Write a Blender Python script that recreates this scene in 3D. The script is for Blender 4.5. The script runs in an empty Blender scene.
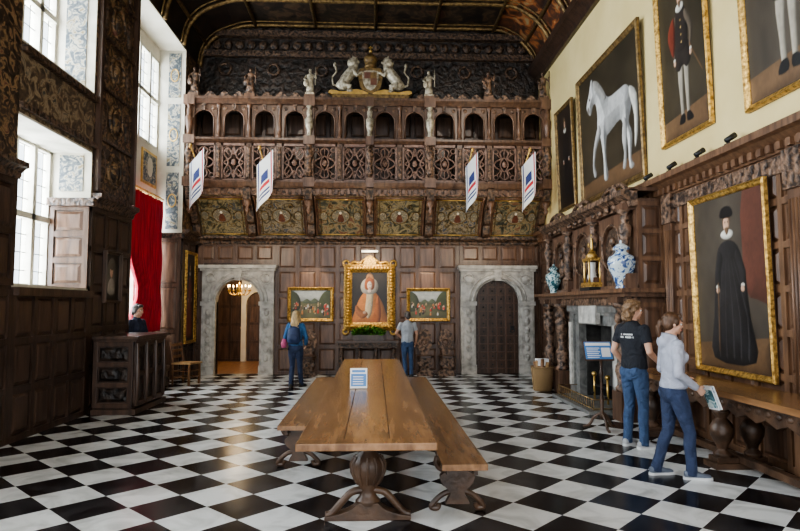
import bpy, math, random, bmesh
import numpy as np
from mathutils import Vector, Matrix
from mathutils.bvhtree import BVHTree
random.seed(7)
pi=math.pi
V=Vector
# ------------------------------------------------------------ materials
def mat(name,c1,c2=None,rough=.5,metal=0,scale=5,stretch=(1,1,1),bump=0,bscale=None,kind='noise',ramp=(.35,.65),c3=None,c4=None,detail=5,spec=.5,dist=0,const=False,bdist=.02,emit=0):
    m=bpy.data.materials.new(name); m.use_nodes=True; nt=m.node_tree; N=nt.nodes; L=nt.links
    p=N['Principled BSDF']; p.inputs['Roughness'].default_value=rough; p.inputs['Metallic'].default_value=metal
    p.inputs['Specular IOR Level'].default_value=spec
    p.inputs['Base Color'].default_value=(*c1,1)
    if emit:
        p.inputs['Emission Color'].default_value=(*c1,1); p.inputs['Emission Strength'].default_value=emit
    if c2 is None and not bump: return m
    tc=N.new('ShaderNodeTexCoord'); mp=N.new('ShaderNodeMapping'); mp.inputs['Scale'].default_value=stretch
    L.new(tc.outputs['Object'],mp.inputs['Vector'])
    def tex(sc):
        if kind=='voronoi':
            t=N.new('ShaderNodeTexVoronoi'); t.inputs['Scale'].default_value=sc; o=t.outputs['Distance']
        elif kind=='wave':
            t=N.new('ShaderNodeTexWave'); t.inputs['Scale'].default_value=sc; t.inputs['Distortion'].default_value=dist or 6; t.inputs['Detail'].default_value=3; o=t.outputs['Fac']
        else:
            t=N.new('ShaderNodeTexNoise'); t.inputs['Scale'].default_value=sc; t.inputs['Detail'].default_value=detail; t.inputs['Distortion'].default_value=dist; o=t.outputs['Fac']
        L.new(mp.outputs['Vector'],t.inputs['Vector']); return o
    o=tex(scale)
    if c2 is not None:
        r=N.new('ShaderNodeValToRGB'); e=r.color_ramp.elements
        e[0].position=ramp[0]; e[0].color=(*c1,1); e[1].position=ramp[1]; e[1].color=(*c2,1)
        if c3: 
            q=e.new(ramp[1]+(1-ramp[1])*.25 if len(ramp)<3 else ramp[2]); q.color=(*c3,1)
        if c4:
            q=e.new(ramp[3] if len(ramp)>3 else .9); q.color=(*c4,1)
        if const: r.color_ramp.interpolation='CONSTANT'
        L.new(o,r.inputs['Fac']); L.new(r.outputs['Color'],p.inputs['Base Color'])
    if bump:
        ob=tex(bscale) if bscale else o
        b=N.new('ShaderNodeBump'); b.inputs['Strength'].default_value=bump; b.inputs['Distance'].default_value=bdist
        L.new(ob,b.inputs['Height']); L.new(b.outputs['Normal'],p.inputs['Normal'])
    return m
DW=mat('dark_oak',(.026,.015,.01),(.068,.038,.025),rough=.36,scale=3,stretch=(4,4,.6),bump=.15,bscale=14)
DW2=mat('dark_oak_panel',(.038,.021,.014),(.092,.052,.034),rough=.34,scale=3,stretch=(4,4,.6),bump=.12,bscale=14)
BW=mat('brown_oak',(.062,.033,.021),(.14,.077,.047),rough=.36,scale=3,stretch=(5,5,.7),bump=.12,bscale=14)
BW2=mat('brown_oak_panel',(.082,.044,.028),(.18,.1,.062),rough=.34,scale=3,stretch=(5,5,.7),bump=.12,bscale=14)
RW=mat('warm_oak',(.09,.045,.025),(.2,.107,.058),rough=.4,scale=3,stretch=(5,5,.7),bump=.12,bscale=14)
RW2=mat('warm_oak_moulding',(.06,.03,.017),(.14,.072,.04),rough=.4,scale=3,stretch=(5,5,.7),bump=.12,bscale=14)
CV=mat('carved_oak',(.014,.008,.006),(.15,.09,.056),rough=.42,kind='noise',scale=16,bump=.9,bscale=16,ramp=(.4,.62),bdist=.04)
CVB=mat('carved_oak_brown',(.026,.014,.009),(.25,.15,.095),rough=.42,scale=15,bump=.9,bscale=15,ramp=(.4,.62),bdist=.04)
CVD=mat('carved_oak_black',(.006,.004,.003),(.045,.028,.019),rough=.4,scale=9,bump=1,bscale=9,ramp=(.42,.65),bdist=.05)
MH=mat('oak_tracery',(.12,.07,.052),(.27,.165,.125),rough=.4,scale=10,bump=.3,bscale=30)
TBL=mat('table_oak',(.14,.066,.027),(.32,.17,.078),rough=.22,scale=2.5,stretch=(7,.7,4),bump=.12,bscale=9,ramp=(.3,.7))
TBD=mat('table_oak_dark',(.035,.019,.011),(.11,.06,.034),rough=.4,scale=6,bump=.3,bscale=22)
CREAM=mat('cream_plaster',(.66,.52,.24),(.74,.6,.3),rough=.8,scale=1.2,bump=.05,bscale=40)
STONE=mat('carved_stone',(.29,.27,.24),(.56,.53,.48),rough=.7,scale=7,bump=.5,bscale=18,ramp=(.3,.6))
STW=mat('window_stone',(.5,.47,.39),(.66,.62,.53),rough=.75,scale=3,bump=.1,bscale=20)
PLW=mat('white_plaster',(.6,.55,.45),(.72,.67,.57),rough=.8,scale=2)
GREYM=mat('grey_marble',(.11,.11,.105),(.24,.235,.22),rough=.35,scale=4,dist=2)
GOLD=mat('gilt_wood',(.26,.14,.035),(.72,.46,.14),rough=.38,metal=.7,scale=25,bump=.5,bscale=30,ramp=(.35,.6))
GOLDP=mat('gilt_plain',(.5,.32,.1),(.75,.5,.17),rough=.35,metal=.8,scale=8)
GOLDD=mat('gilt_dull',(.09,.055,.023),(.28,.18,.07),rough=.45,metal=.5,scale=14,bump=.3,bscale=22)
SILG=mat('pale_gilt',(.2,.17,.12),(.6,.54,.42),rough=.4,metal=.3,scale=14,bump=.4,bscale=22)
GROT=mat('grotesque_painting',(.016,.01,.008),(.06,.036,.022),rough=.5,kind='noise',scale=7,dist=1.6,c3=(.3,.19,.095),c4=(.14,.055,.04),ramp=(.35,.5,.59,.68),bump=.3)
FRZ=mat('painted_frieze',(.035,.024,.017),(.12,.08,.05),rough=.5,scale=6,dist=1.6,c3=(.32,.24,.15),c4=(.07,.07,.06),ramp=(.3,.48,.58,.68),bump=.3)
ORN=mat('grey_ornament',(.06,.075,.09),(.15,.165,.17),rough=.6,scale=8,dist=1.6,c3=(.45,.42,.34),c4=(.22,.17,.09),ramp=(.4,.5,.56,.66))
COVES=[mat('cove_painting_%d'%i,a,b_,rough=.5,scale=s,dist=1.8,c3=c,c4=d,ramp=(.36,.46,.54,.63)) for i,(a,b_,c,d,s) in enumerate((
 ((.035,.035,.022),(.1,.088,.048),(.3,.24,.13),(.07,.075,.075),5.2),((.045,.038,.024),(.13,.098,.052),(.28,.23,.15),(.05,.06,.085),6.1),((.03,.034,.028),(.09,.088,.06),(.28,.22,.12),(.15,.065,.04),4.8)))]
COVE2=mat('cove_painting_medallion',(.26,.21,.13),(.09,.1,.09),rough=.5,scale=12,dist=1.5,c3=(.36,.3,.21),ramp=(.4,.52,.62))
COVED=mat('cove_border_red',(.09,.03,.02),(.16,.06,.03),rough=.5,scale=12)
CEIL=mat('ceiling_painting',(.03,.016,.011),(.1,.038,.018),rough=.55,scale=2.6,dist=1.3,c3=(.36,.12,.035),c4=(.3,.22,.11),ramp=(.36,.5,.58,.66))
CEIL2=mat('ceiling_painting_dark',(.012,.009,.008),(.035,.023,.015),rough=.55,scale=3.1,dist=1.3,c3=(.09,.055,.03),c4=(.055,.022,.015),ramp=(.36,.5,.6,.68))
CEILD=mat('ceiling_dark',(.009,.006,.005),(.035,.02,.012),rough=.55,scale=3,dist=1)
RED=mat('red_velvet',(.34,.006,.02),(.58,.02,.045),rough=.75,scale=3,stretch=(1,6,.5))
BLK=mat('black_iron',(.012,.012,.013),rough=.5)
LEAD=mat('window_lead',(.12,.12,.12),rough=.6)
FIREB=mat('firebrick_soot',(.012,.011,.01),(.05,.045,.04),rough=.9,scale=6)
WHITE=mat('white_paper',(.8,.8,.8),rough=.6)
BLUE=mat('sign_blue',(.07,.22,.5),rough=.4)
NAVY=mat('navy_cloth',(.03,.045,.16),rough=.8)
REDC=mat('red_cloth',(.5,.03,.04),rough=.8)
WHC=mat('white_cloth',(.7,.7,.69),rough=.8)
PORC=mat('blue_white_porcelain',(.03,.06,.18),(.1,.18,.36),rough=.15,scale=9,dist=1.5,c3=(.55,.62,.64),ramp=(.38,.46,.5))
PORC2=mat('blue_green_porcelain',(.03,.1,.12),(.1,.22,.26),rough=.15,scale=11,dist=1.5,c3=(.5,.6,.58),ramp=(.42,.48,.52))
LEAF=mat('leaf_green',(.03,.14,.015),(.12,.36,.04),rough=.5,scale=12)
WICK=mat('wicker',(.18,.1,.04),(.4,.26,.12),rough=.7,kind='wave',scale=20,dist=1,bump=.7)
WOODF=mat('corridor_boards',(.2,.1,.05),(.34,.18,.09),rough=.35,scale=3,stretch=(6,.6,1))
RUSH=mat('rush_seat',(.3,.17,.07),(.42,.26,.12),rough=.7,scale=20)
CHW=mat('chair_wood',(.12,.055,.025),(.24,.12,.055),rough=.4,scale=8)
CANDLE=mat('candle_flame',(1,.62,.25),emit=25)
CWAX=mat('candle_wax',(.8,.7,.5),rough=.5)
# oil paint palette (vertex painted canvases)
CARPET=(.022,.015,.011); OLIVE=(.05,.038,.022); GREYO=(.105,.08,.058); REDO=(.17,.035,.02); OBLK=(.008,.007,.007); OSKIN=(.58,.36,.24)
OWHT=(.6,.57,.5); OORG=(.55,.2,.05); OHAIR=(.3,.08,.02); OREDB=(.5,.05,.03); OGRN=(.05,.06,.022); OSKY=(.4,.42,.4); OBRN=(.14,.08,.04); OGLD=(.5,.33,.12); ODK=(.03,.022,.018); OCAPE=(.022,.02,.02)
def oilm():
    m=bpy.data.materials.new('oil_painted_canvas'); m.use_nodes=True; nt=m.node_tree; p=nt.nodes['Principled BSDF']
    a=nt.nodes.new('ShaderNodeAttribute'); a.attribute_name='Paint'; nt.links.new(a.outputs['Color'],p.inputs['Base Color']); p.inputs['Roughness'].default_value=.42
    n=nt.nodes.new('ShaderNodeTexNoise'); n.inputs['Scale'].default_value=90; bu=nt.nodes.new('ShaderNodeBump'); bu.inputs['Strength'].default_value=.15; bu.inputs['Distance'].default_value=.003
    nt.links.new(n.outputs['Fac'],bu.inputs['Height']); nt.links.new(bu.outputs['Normal'],p.inputs['Normal']); return m
OIL=oilm()
def glassm():
    m=bpy.data.materials.new('window_glass'); m.use_nodes=True; nt=m.node_tree; nt.nodes.clear()
    o=nt.nodes.new('ShaderNodeOutputMaterial'); a=nt.nodes.new('ShaderNodeBsdfTransparent'); g=nt.nodes.new('ShaderNodeBsdfGlossy'); x=nt.nodes.new('ShaderNodeMixShader')
    a.inputs[0].default_value=(.95,.98,1,1); g.inputs['Roughness'].default_value=.05; x.inputs[0].default_value=.06
    nt.links.new(a.outputs[0],x.inputs[1]); nt.links.new(g.outputs[0],x.inputs[2]); nt.links.new(x.outputs[0],o.inputs[0]); return m
GLASS=glassm()
def floorm():
    m=bpy.data.materials.new('chequered_marble'); m.use_nodes=True; nt=m.node_tree; N=nt.nodes; L=nt.links; p=N['Principled BSDF']
    tc=N.new('ShaderNodeTexCoord'); mp=N.new('ShaderNodeMapping'); mp.inputs['Rotation'].default_value=(0,0,pi/4); mp.inputs['Location'].default_value=(.1,.05,.37)
    ck=N.new('ShaderNodeTexChecker'); ck.inputs['Scale'].default_value=1/.45
    L.new(tc.outputs['Object'],mp.inputs['Vector']); L.new(mp.outputs['Vector'],ck.inputs['Vector'])
    n=N.new('ShaderNodeTexNoise'); n.inputs['Scale'].default_value=2.2; n.inputs['Detail'].default_value=8; n.inputs['Distortion'].default_value=1.5
    L.new(tc.outputs['Object'],n.inputs['Vector'])
    r1=N.new('ShaderNodeValToRGB'); r1.color_ramp.elements[0].position=.3; r1.color_ramp.elements[0].color=(.5,.5,.48,1); r1.color_ramp.elements[1].position=.55; r1.color_ramp.elements[1].color=(.78,.78,.76,1)
    r2=N.new('ShaderNodeValToRGB'); r2.color_ramp.elements[0].position=.45; r2.color_ramp.elements[0].color=(.008,.008,.01,1); r2.color_ramp.elements[1].position=.8; r2.color_ramp.elements[1].color=(.06,.06,.065,1)
    L.new(n.outputs['Fac'],r1.inputs[0]); L.new(n.outputs['Fac'],r2.inputs[0])
    L.new(r1.outputs[0],ck.inputs['Color1']); L.new(r2.outputs[0],ck.inputs['Color2']); L.new(ck.outputs['Color'],p.inputs['Base Color'])
    n2=N.new('ShaderNodeTexNoise'); n2.inputs['Scale'].default_value=1.3; n2.inputs['Detail'].default_value=4
    L.new(tc.outputs['Object'],n2.inputs['Vector'])
    mr=N.new('ShaderNodeMapRange'); mr.inputs['To Min'].default_value=.12; mr.inputs['To Max'].default_value=.3
    L.new(n2.outputs['Fac'],mr.inputs[0]); L.new(mr.outputs[0],p.inputs['Roughness']); p.inputs['Specular IOR Level'].default_value=.5
    return m
FLOOR=floorm()
# ------------------------------------------------------------ builder
def fr(o,u,v,n):
    m=Matrix.Identity(4)
    for i in range(3):
        m[i][0]=u[i]; m[i][1]=v[i]; m[i][2]=n[i]; m[i][3]=o[i]
    return m
def T(x,y,z): return Matrix.Translation((x,y,z))
def RZ(a): return Matrix.Rotation(a,4,'Z')
def RX(a): return Matrix.Rotation(a,4,'X')
def RY(a): return Matrix.Rotation(a,4,'Y')
def wallR(y,z,x=4.15,tilt=0): return fr((x,y,z),(0,-1,0),(0,0,1),(-1,0,0))@RX(tilt)
def wallB(x,z,y=14.8): return fr((x,y,z),(1,0,0),(0,0,1),(0,-1,0))
def wallL(y,z,x=-4.4): return fr((x,y,z),(0,1,0),(0,0,1),(1,0,0))
class B:
    def __init__(s,name): s.n=name; s.v=[]; s.f=[]; s.mi=[]; s.sm=[]; s.mats=[]; s.M=Matrix.Identity(4)
    def m(s,mt):
        if mt not in s.mats: s.mats.append(mt)
        return s.mats.index(mt)
    def add(s,vs,fs,mt,smooth=False):
        o=len(s.v); M=s.M
        s.v+= [tuple(M@V(p)) for p in vs]
        i=s.m(mt)
        for f in fs: s.f.append(tuple(o+k for k in f)); s.mi.append(i); s.sm.append(smooth)
    def box(s,x0,x1,y0,y1,z0,z1,mt):
        s.add([(x0,y0,z0),(x1,y0,z0),(x1,y1,z0),(x0,y1,z0),(x0,y0,z1),(x1,y0,z1),(x1,y1,z1),(x0,y1,z1)],
              [(0,3,2,1),(4,5,6,7),(0,1,5,4),(1,2,6,5),(2,3,7,6),(3,0,4,7)],mt)
    def frus(s,x0,x1,y0,y1,z0,z1,ins,mt):
        a=ins
        s.add([(x0,y0,z0),(x1,y0,z0),(x1,y1,z0),(x0,y1,z0),(x0+a,y0+a,z1),(x1-a,y0+a,z1),(x1-a,y1-a,z1),(x0+a,y1-a,z1)],
              [(4,5,6,7),(0,1,5,4),(1,2,6,5),(2,3,7,6),(3,0,4,7)],mt)
    def lathe(s,pr,c,mt,seg=20,sq=(1,1)):
        vs=[];fs=[]
        for r,z in pr:
            for k in range(seg):
                a=2*pi*k/seg; vs.append((c[0]+r*math.cos(a)*sq[0],c[1]+r*math.sin(a)*sq[1],c[2]+z))
        for i in range(len(pr)-1):
            for k in range(seg):
                k2=(k+1)%seg; fs.append((i*seg+k,i*seg+k2,(i+1)*seg+k2,(i+1)*seg+k))
        fs.append(tuple(range(seg))[::-1]); fs.append(tuple((len(pr)-1)*seg+k for k in range(seg)))
        s.add(vs,fs,mt,True)
    def sph(s,c,r,mt,seg=14,rings=9,rot=None):
        if isinstance(r,(int,float)): r=(r,r,r)
        vs=[(0,0,1)];fs=[]
        for i in range(1,rings):
            t=pi*i/rings
            for k in range(seg):
                a=2*pi*k/seg; vs.append((math.sin(t)*math.cos(a),math.sin(t)*math.sin(a),math.cos(t)))
        vs.append((0,0,-1)); L=len(vs)-1
        for k in range(seg):
            k2=(k+1)%seg; fs.append((0,1+k,1+k2)); fs.append((L,L-seg+k2,L-seg+k))
            for i in range(rings-2): fs.append((1+i*seg+k,1+(i+1)*seg+k,1+(i+1)*seg+k2,1+i*seg+k2))
        out=[]
        for p in vs:
            q=V((p[0]*r[0],p[1]*r[1],p[2]*r[2]))
            if rot: q=rot@q
            out.append(q+V(c))
        s.add(out,fs,mt,True)
    def tube(s,path,rad,mt,seg=12,ref=(0,1,0),smooth=True):
        P=[V(p) for p in path]; n=len(P); vs=[];fs=[]
        if isinstance(rad,(int,float)): rad=[rad]*n
        for i in range(n):
            t=(P[min(i+1,n-1)]-P[max(i-1,0)]).normalized()
            rf=V(ref)
            if abs(t.dot(rf))>.93: rf=V((1,0,0)) if abs(t.x)<.9 else V((0,0,1))
            a=t.cross(rf).normalized(); b=a.cross(t).normalized()
            r=rad[i]; ra,rb=(r,r) if isinstance(r,(int,float)) else r
            for k in range(seg):
                w=2*pi*k/seg; vs.append(P[i]+a*ra*math.cos(w)+b*rb*math.sin(w))
        for i in range(n-1):
            for k in range(seg):
                k2=(k+1)%seg; fs.append((i*seg+k,i*seg+k2,(i+1)*seg+k2,(i+1)*seg+k))
        fs.append(tuple(range(seg))[::-1]); fs.append(tuple((n-1)*seg+k for k in range(seg)))
        s.add(vs,fs,mt,smooth)
    def torus(s,c,R_,r,mt,sR=20,sr=6,sq=(1,1)):
        vs=[];fs=[]
        for i in range(sR):
            a=2*pi*i/sR
            for k in range(sr):
                w=2*pi*k/sr; q=R_+r*math.cos(w)
                vs.append((c[0]+q*math.cos(a)*sq[0],c[1]+q*math.sin(a)*sq[1],c[2]+r*math.sin(w)))
        for i in range(sR):
            for k in range(sr):
                i2=(i+1)%sR;k2=(k+1)%sr; fs.append((i*sr+k,i2*sr+k,i2*sr+k2,i*sr+k2))
        s.add(vs,fs,mt,True)
    def prism(s,poly,z0,z1,mt):
        n=len(poly); vs=[(p[0],p[1],z0) for p in poly]+[(p[0],p[1],z1) for p in poly]
        fs=[tuple(range(n))[::-1],tuple(range(n,2*n))]+[(i,(i+1)%n,n+(i+1)%n,n+i) for i in range(n)]
        s.add(vs,fs,mt)
    def flat(s,poly,z,mt): s.add([(p[0],p[1],z) for p in poly],[tuple(range(len(poly)))],mt)
    def mesh(s,name=None):
        me=bpy.data.meshes.new(name or s.n); me.from_pydata(s.v,[],s.f)
        for m_ in s.mats: me.materials.append(m_)
        me.polygons.foreach_set('material_index',s.mi); me.polygons.foreach_set('use_smooth',s.sm); me.update(); return me
    def make(s,bevel=0,recalc=True):
        me=s.mesh()
        if recalc:
            bm=bmesh.new(); bm.from_mesh(me); bmesh.ops.recalc_face_normals(bm,faces=bm.faces); bm.to_mesh(me); bm.free()
        ob=bpy.data.objects.new(s.n,me); bpy.context.scene.collection.objects.link(ob)
        if bevel:
            mo=ob.modifiers.new('bevel','BEVEL'); mo.width=bevel; mo.segments=2; mo.limit_method='ANGLE'; mo.angle_limit=.7
        return ob
def fuse(b,voxel,it=3,fac=.5):
    me=b.mesh('tmp'); bm=bmesh.new(); bm.from_mesh(me); bmesh.ops.recalc_face_normals(bm,faces=bm.faces); bm.to_mesh(me); bm.free()
    ob=bpy.data.objects.new('tmp',me); bpy.context.scene.collection.objects.link(ob)
    r=ob.modifiers.new('r','REMESH'); r.mode='VOXEL'; r.voxel_size=voxel
    s=ob.modifiers.new('s','SMOOTH'); s.iterations=it; s.factor=fac
    dg=bpy.context.evaluated_depsgraph_get(); dg.update()
    m2=bpy.data.meshes.new_from_object(ob.evaluated_get(dg))
    vs=[v.co.copy() for v in m2.vertices]; fs=[tuple(p.vertices) for p in m2.polygons]
    bpy.data.objects.remove(ob); bpy.data.meshes.remove(me); bpy.data.meshes.remove(m2)
    return vs,fs
def cr(pts,n=4,closed=True):
    out=[]; N=len(pts)
    rng=range(N) if closed else range(N-1)
    for i in rng:
        g=lambda k:V(pts[k%N] if closed else pts[max(0,min(N-1,k))])
        p0,p1,p2,p3=g(i-1),g(i),g(i+1),g(i+2)
        for j in range(n):
            t=j/n; out.append(tuple(.5*((2*p1)+(p2-p0)*t+(2*p0-5*p1+4*p2-p3)*t*t+(3*p1-p0-3*p2+p3)*t**3)))
    if not closed: out.append(tuple(pts[-1]))
    return out
def ell(cx,cy,rx,ry,n=18): return [(cx+rx*math.cos(2*pi*i/n),cy+ry*math.sin(2*pi*i/n)) for i in range(n)]
def mirror(half,cx=0):
    h=cr(half,4,False); return [(cx+a,b) for a,b in h]+[(cx-a,b) for a,b in reversed(h)]
def panels(b,W,H,nx,ny,m1,m2,rail=.07,d=.025,x0=0,y0=0):
    cw=(W-rail)/nx; ch=(H-rail)/ny
    for i in range(nx+1): b.box(x0+i*cw,x0+i*cw+rail,y0,y0+H,0,d,m1)
    for j in range(ny+1): b.box(x0,x0+W,y0+j*ch,y0+j*ch+rail,0,d*.96,m1)
    for i in range(nx):
        for j in range(ny):
            b.frus(x0+i*cw+rail+.02,x0+(i+1)*cw-.02,y0+j*ch+rail+.02,y0+(j+1)*ch-.02,0,d*.8,.04,m2)
def archpoly(x0,x1,H,a0,a1,spring,n=14,y0=0):
    c=(a0+a1)/2; r=(a1-a0)/2
    return [(x0,y0),(x0,H),(x1,H),(x1,y0),(a1,y0),(a1,spring)]+[(c+r*math.cos(pi*i/n),spring+r*math.sin(pi*i/n)) for i in range(1,n)]+[(a0,spring),(a0,y0)]
def cornice(b,L,h,prof,mt):
    n=len(prof); vs=[(0,z,o) for o,z in prof]+[(L,z,o) for o,z in prof]
    b.add(vs,[(i,i+1,n+i+1,n+i) for i in range(n-1)]+[tuple(range(n)),tuple(range(n,2*n))[::-1]],mt)
CP=[(0,0),(.05,0),(.07,.04),(.07,.07),(.12,.12),(.16,.14),(.16,.2),(0,.2)]
XL,XR,YB=-4.4,4.15,14.8
# ------------------------------------------------------------ floor
b=B('floor'); b.add([(-5.2,-2,0),(4.5,-2,0),(4.5,14.95,0),(-5.2,14.95,0)],[(0,1,2,3)],FLOOR); b.make(recalc=False)
# ------------------------------------------------------------ back wall
b=B('wall_back')
b.box(-5.2,-3.85,YB,YB+.2,0,3.3,DW2); b.box(-2.78,4.5,YB,YB+.2,0,3.3,BW); b.box(-3.85,-2.78,YB,YB+.2,2.35,3.3,DW2)
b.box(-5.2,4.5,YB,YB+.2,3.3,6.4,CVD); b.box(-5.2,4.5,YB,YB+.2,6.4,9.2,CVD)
b.M=wallB(-2.43,0); panels(b,4.5,3.2,9,5,BW,BW2)
b.M=wallB(3.92,0); panels(b,.23,3.2,1,5,BW,BW2)
b.M=wallB(-4.4,0); panels(b,.22,3.2,1,5,BW,BW2)
b.M=wallB(-4.4,2.7); panels(b,1.97,.5,4,1,BW,BW2)
b.M=wallB(2.1,2.7); panels(b,2.0,.5,4,1,BW,BW2)
b.M=wallB(-4.4,3.15); cornice(b,8.55,0,CP,CV)
b.M=wallB(-4.4,6.6)
for i in range(7):
    x=.1+i*1.2
    b.prism(cr([(x,0),(x+.1,.5),(x+.55,.75),(x+1.0,.5),(x+1.1,0),(x+.9,0),(x+.55,.45),(x+.2,0)],3),0,.07,CVD)
    b.torus((x+.55,.95,.03),.14,.04,CV)
b.box(0,8.55,1.25,1.4,0,.12,CV); b.box(0,8.55,1.75,1.9,0,.18,CV)
for i in range(30): b.sph((.15+i*.285,1.57,.03),(.11,.12,.05),CV,8,6)
b.make()
# ------------------------------------------------------------ left wall
b=B('wall_left')
for y0,y1 in((-2,3),(5.2,7.45),(9.4,10.9),(13.8,YB)):
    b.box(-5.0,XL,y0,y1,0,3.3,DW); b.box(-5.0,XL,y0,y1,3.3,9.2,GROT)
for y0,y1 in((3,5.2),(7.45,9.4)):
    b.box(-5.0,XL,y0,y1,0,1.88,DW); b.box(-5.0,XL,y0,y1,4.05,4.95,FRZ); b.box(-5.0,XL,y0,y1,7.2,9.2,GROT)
b.box(-5.2,-5.0,10.7,14.0,0,1.05,DW2); b.box(-5.2,-5.0,10.7,14,4.1,5.2,PLW); b.box(-5.2,-5,10.7,14,7.3,9.2,PLW); b.box(-5.0,XL,10.9,13.8,7.6,9.2,GROT)
for y0,y1,n in((-2,5.2+2.25,14),(9.4,10.9,3),(13.8,14.8,2)):
    b.M=wallL(y0,0)
    if n==14:
        panels(b,y1-y0,1.85,12,3,DW,DW2,.08,.03)
    else: panels(b,y1-y0,3.2,n,5,DW,DW2,.08,.03)
b.M=wallL(7.45,0); panels(b,1.95,1.85,4,3,DW,DW2,.08,.03)
b.M=wallL(5.2,1.9); panels(b,2.25,1.3,4,2,DW,DW2,.08,.03)
for y0,y1 in((5.2,7.45),(9.4,10.9),(13.8,14.8)):
    b.M=wallL(y0,3.2); cornice(b,y1-y0,0,CP,CV)
b.M=wallL(7.45,1.78); b.box(0,1.95,0,.1,-.6,.1,DW2)
b.M=Matrix.Identity(4)
def reveal(y,x0,x1,zs,wood_top,zt):
    b.M=fr((x0,y,0),(1,0,0),(0,0,1),(0,-1,0)); w=x1-x0
    if wood_top>zs:
        b.box(0,w,zs,wood_top,0,.03,DW2); b.M=b.M@T(0,0,.03); panels(b,w,wood_top-zs,1,3,BW,BW2,.08,.025,0,zs); b.M=b.M@T(0,0,-.03)
        b.box(-.0,w+.1,wood_top-.02,wood_top+.1,0,.14,CV)
    b.box(0,w,max(wood_top+.1,zs),zt,0,.02,STW)
reveal(9.4,-5.0,-4.4,1.9,3.2,4.05)
b.box(.12,.48,3.42,3.98,.02,.035,ORN)
reveal(9.4,-5.0,-4.4,4.95,0,7.2); b.box(.14,.46,5.05,7.1,.02,.035,ORN)
reveal(13.8,-5.0,-4.4,0,3.2,7.6)
for z0,z1 in((3.4,4.7),(4.85,6.3),(6.45,7.5)): b.box(.22,.5,z0,z1,.02,.035,ORN); b.torus((.36,(z0+z1)/2,.035),.09,.012,GOLDP,16,5,(1,1.6))
b.M=Matrix.Identity(4)
b.box(-5.0,-4.4,7.45,9.4,1.88,1.92,STW); b.box(-5,-4.4,7.45,9.4,4.95,4.98,STW); b.box(-5,-4.4,7.45,9.4,4.02,4.05,STW); b.box(-5,-4.4,10.9,13.8,7.57,7.6,PLW)
b.box(-5.0,-4.4,10.9,10.92,3.3,7.57,STW)
b.M=wallL(10.95,0,-5.0); panels(b,2.8,1.0,5,2,DW,DW2,.08,.03); b.box(0,2.8,1.0,1.06,0,.16,DW2)
b.box(1.9,2.75,4.3,5.05,0,.03,GOLDP); b.box(1.96,2.69,4.36,4.99,.03,.035,ORN); b.flat(ell(2.32,4.7,.16,.22),.04,PLW)
for y0 in(9.45,):
    b.M=wallL(y0,3.45)
    for k in range(6):
        z=k*.85
        b.box(.08,1.36,z,z+.05,0,.05,CV)
        b.torus((.72,z+.45,.01),.25,.035,GROT,18,6,(1,1.1)); b.sph((.72,z+.45,.0),(.12,.2,.06),GROT)
        for sx in(.28,1.16): b.sph((sx,z+.45,0),(.09,.28,.05),CV)
    b.box(0,.09,0,5,0,.07,DW2); b.box(1.38,1.47,0,5,0,.07,DW2)
b.M=wallL(7.45,4.1); b.box(0,1.95,0,.08,0,.06,CV); b.box(0,1.95,.72,.8,0,.08,CV)
b.make()
def window(name,y0,y1,z0,z1,step,trans):
    b=B(name); x=-5.0
    b.box(x-.12,x,y0,y0+.08,z0,z1,STW); b.box(x-.12,x,y1-.08,y1,z0,z1,STW); b.box(x-.12,x,y0,y1,z0,z0+.07,STW); b.box(x-.12,x,y0,y1,z1-.07,z1,STW)
    n=round((y1-y0)/step); s=(y1-y0)/n
    for i in range(1,n): b.box(x-.13,x+.02,y0+i*s-.045,y0+i*s+.045,z0,z1,STW)
    for t in trans: b.box(x-.13,x+.02,y0,y1,t-.045,t+.045,STW)
    for i in range(n):
        for j in range(1,3): yy=y0+i*s+j*s/3; b.box(x-.07,x-.06,yy-.006,yy+.006,z0,z1,LEAD)
    z=z0
    while z<z1: b.box(x-.07,x-.06,y0,y1,z-.006,z+.006,LEAD); z+=.26
    b.box(x-.067,x-.063,y0,y1,z0,z1,GLASS)
    return b.make()
window('window_1',7.45,9.4,1.9,4.05,.49,[2.95]); window('window_2',7.45,9.4,4.95,7.2,.49,[6.1])
window('window_3',10.9,13.8,1.05,4.1,.58,[2.5]); window('window_4',10.9,13.8,5.2,7.3,.58,[6.3])
window('unseen_window_5',3,5.2,1.9,4.05,.55,[2.95]); window('unseen_window_6',3,5.2,4.95,7.2,.55,[6.1])  # out-of-view windows, added to let more daylight into the hall
# curtain
b=B('red_curtain'); vs=[];fs=[];nY=80;nZ=16
for j in range(nZ+1):
    for i in range(nY+1):
        u=i/nY; z=4.0-j/nZ*2.9; pinch=1-.28*math.exp(-((z-1.9)/.5)**2)
        y=13.66-(1.75*u)*pinch; x=-4.82+.055*math.sin(u*64+.3*math.sin(j*.4))*(.6+.4*j/nZ)+.015*math.sin(u*17+j)
        vs.append((x,y,z))
for j in range(nZ):
    for i in range(nY): a=j*(nY+1)+i; fs.append((a,a+1,a+nY+2,a+nY+1))
b.add(vs,fs,RED,True); ob=b.make(recalc=False)
mo=ob.modifiers.new('s','SOLIDIFY'); mo.thickness=.012
b=B('curtain_pole'); b.tube([(-4.82,10.95,4.06),(-4.82,13.75,4.06)],.02,GOLDP)
for i in range(13): b.M=T(-4.82,11.95+i*.13,4.05)@RX(pi/2); b.torus((0,0,0),.035,.006,GOLDP,12,5)
b.make()
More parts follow.
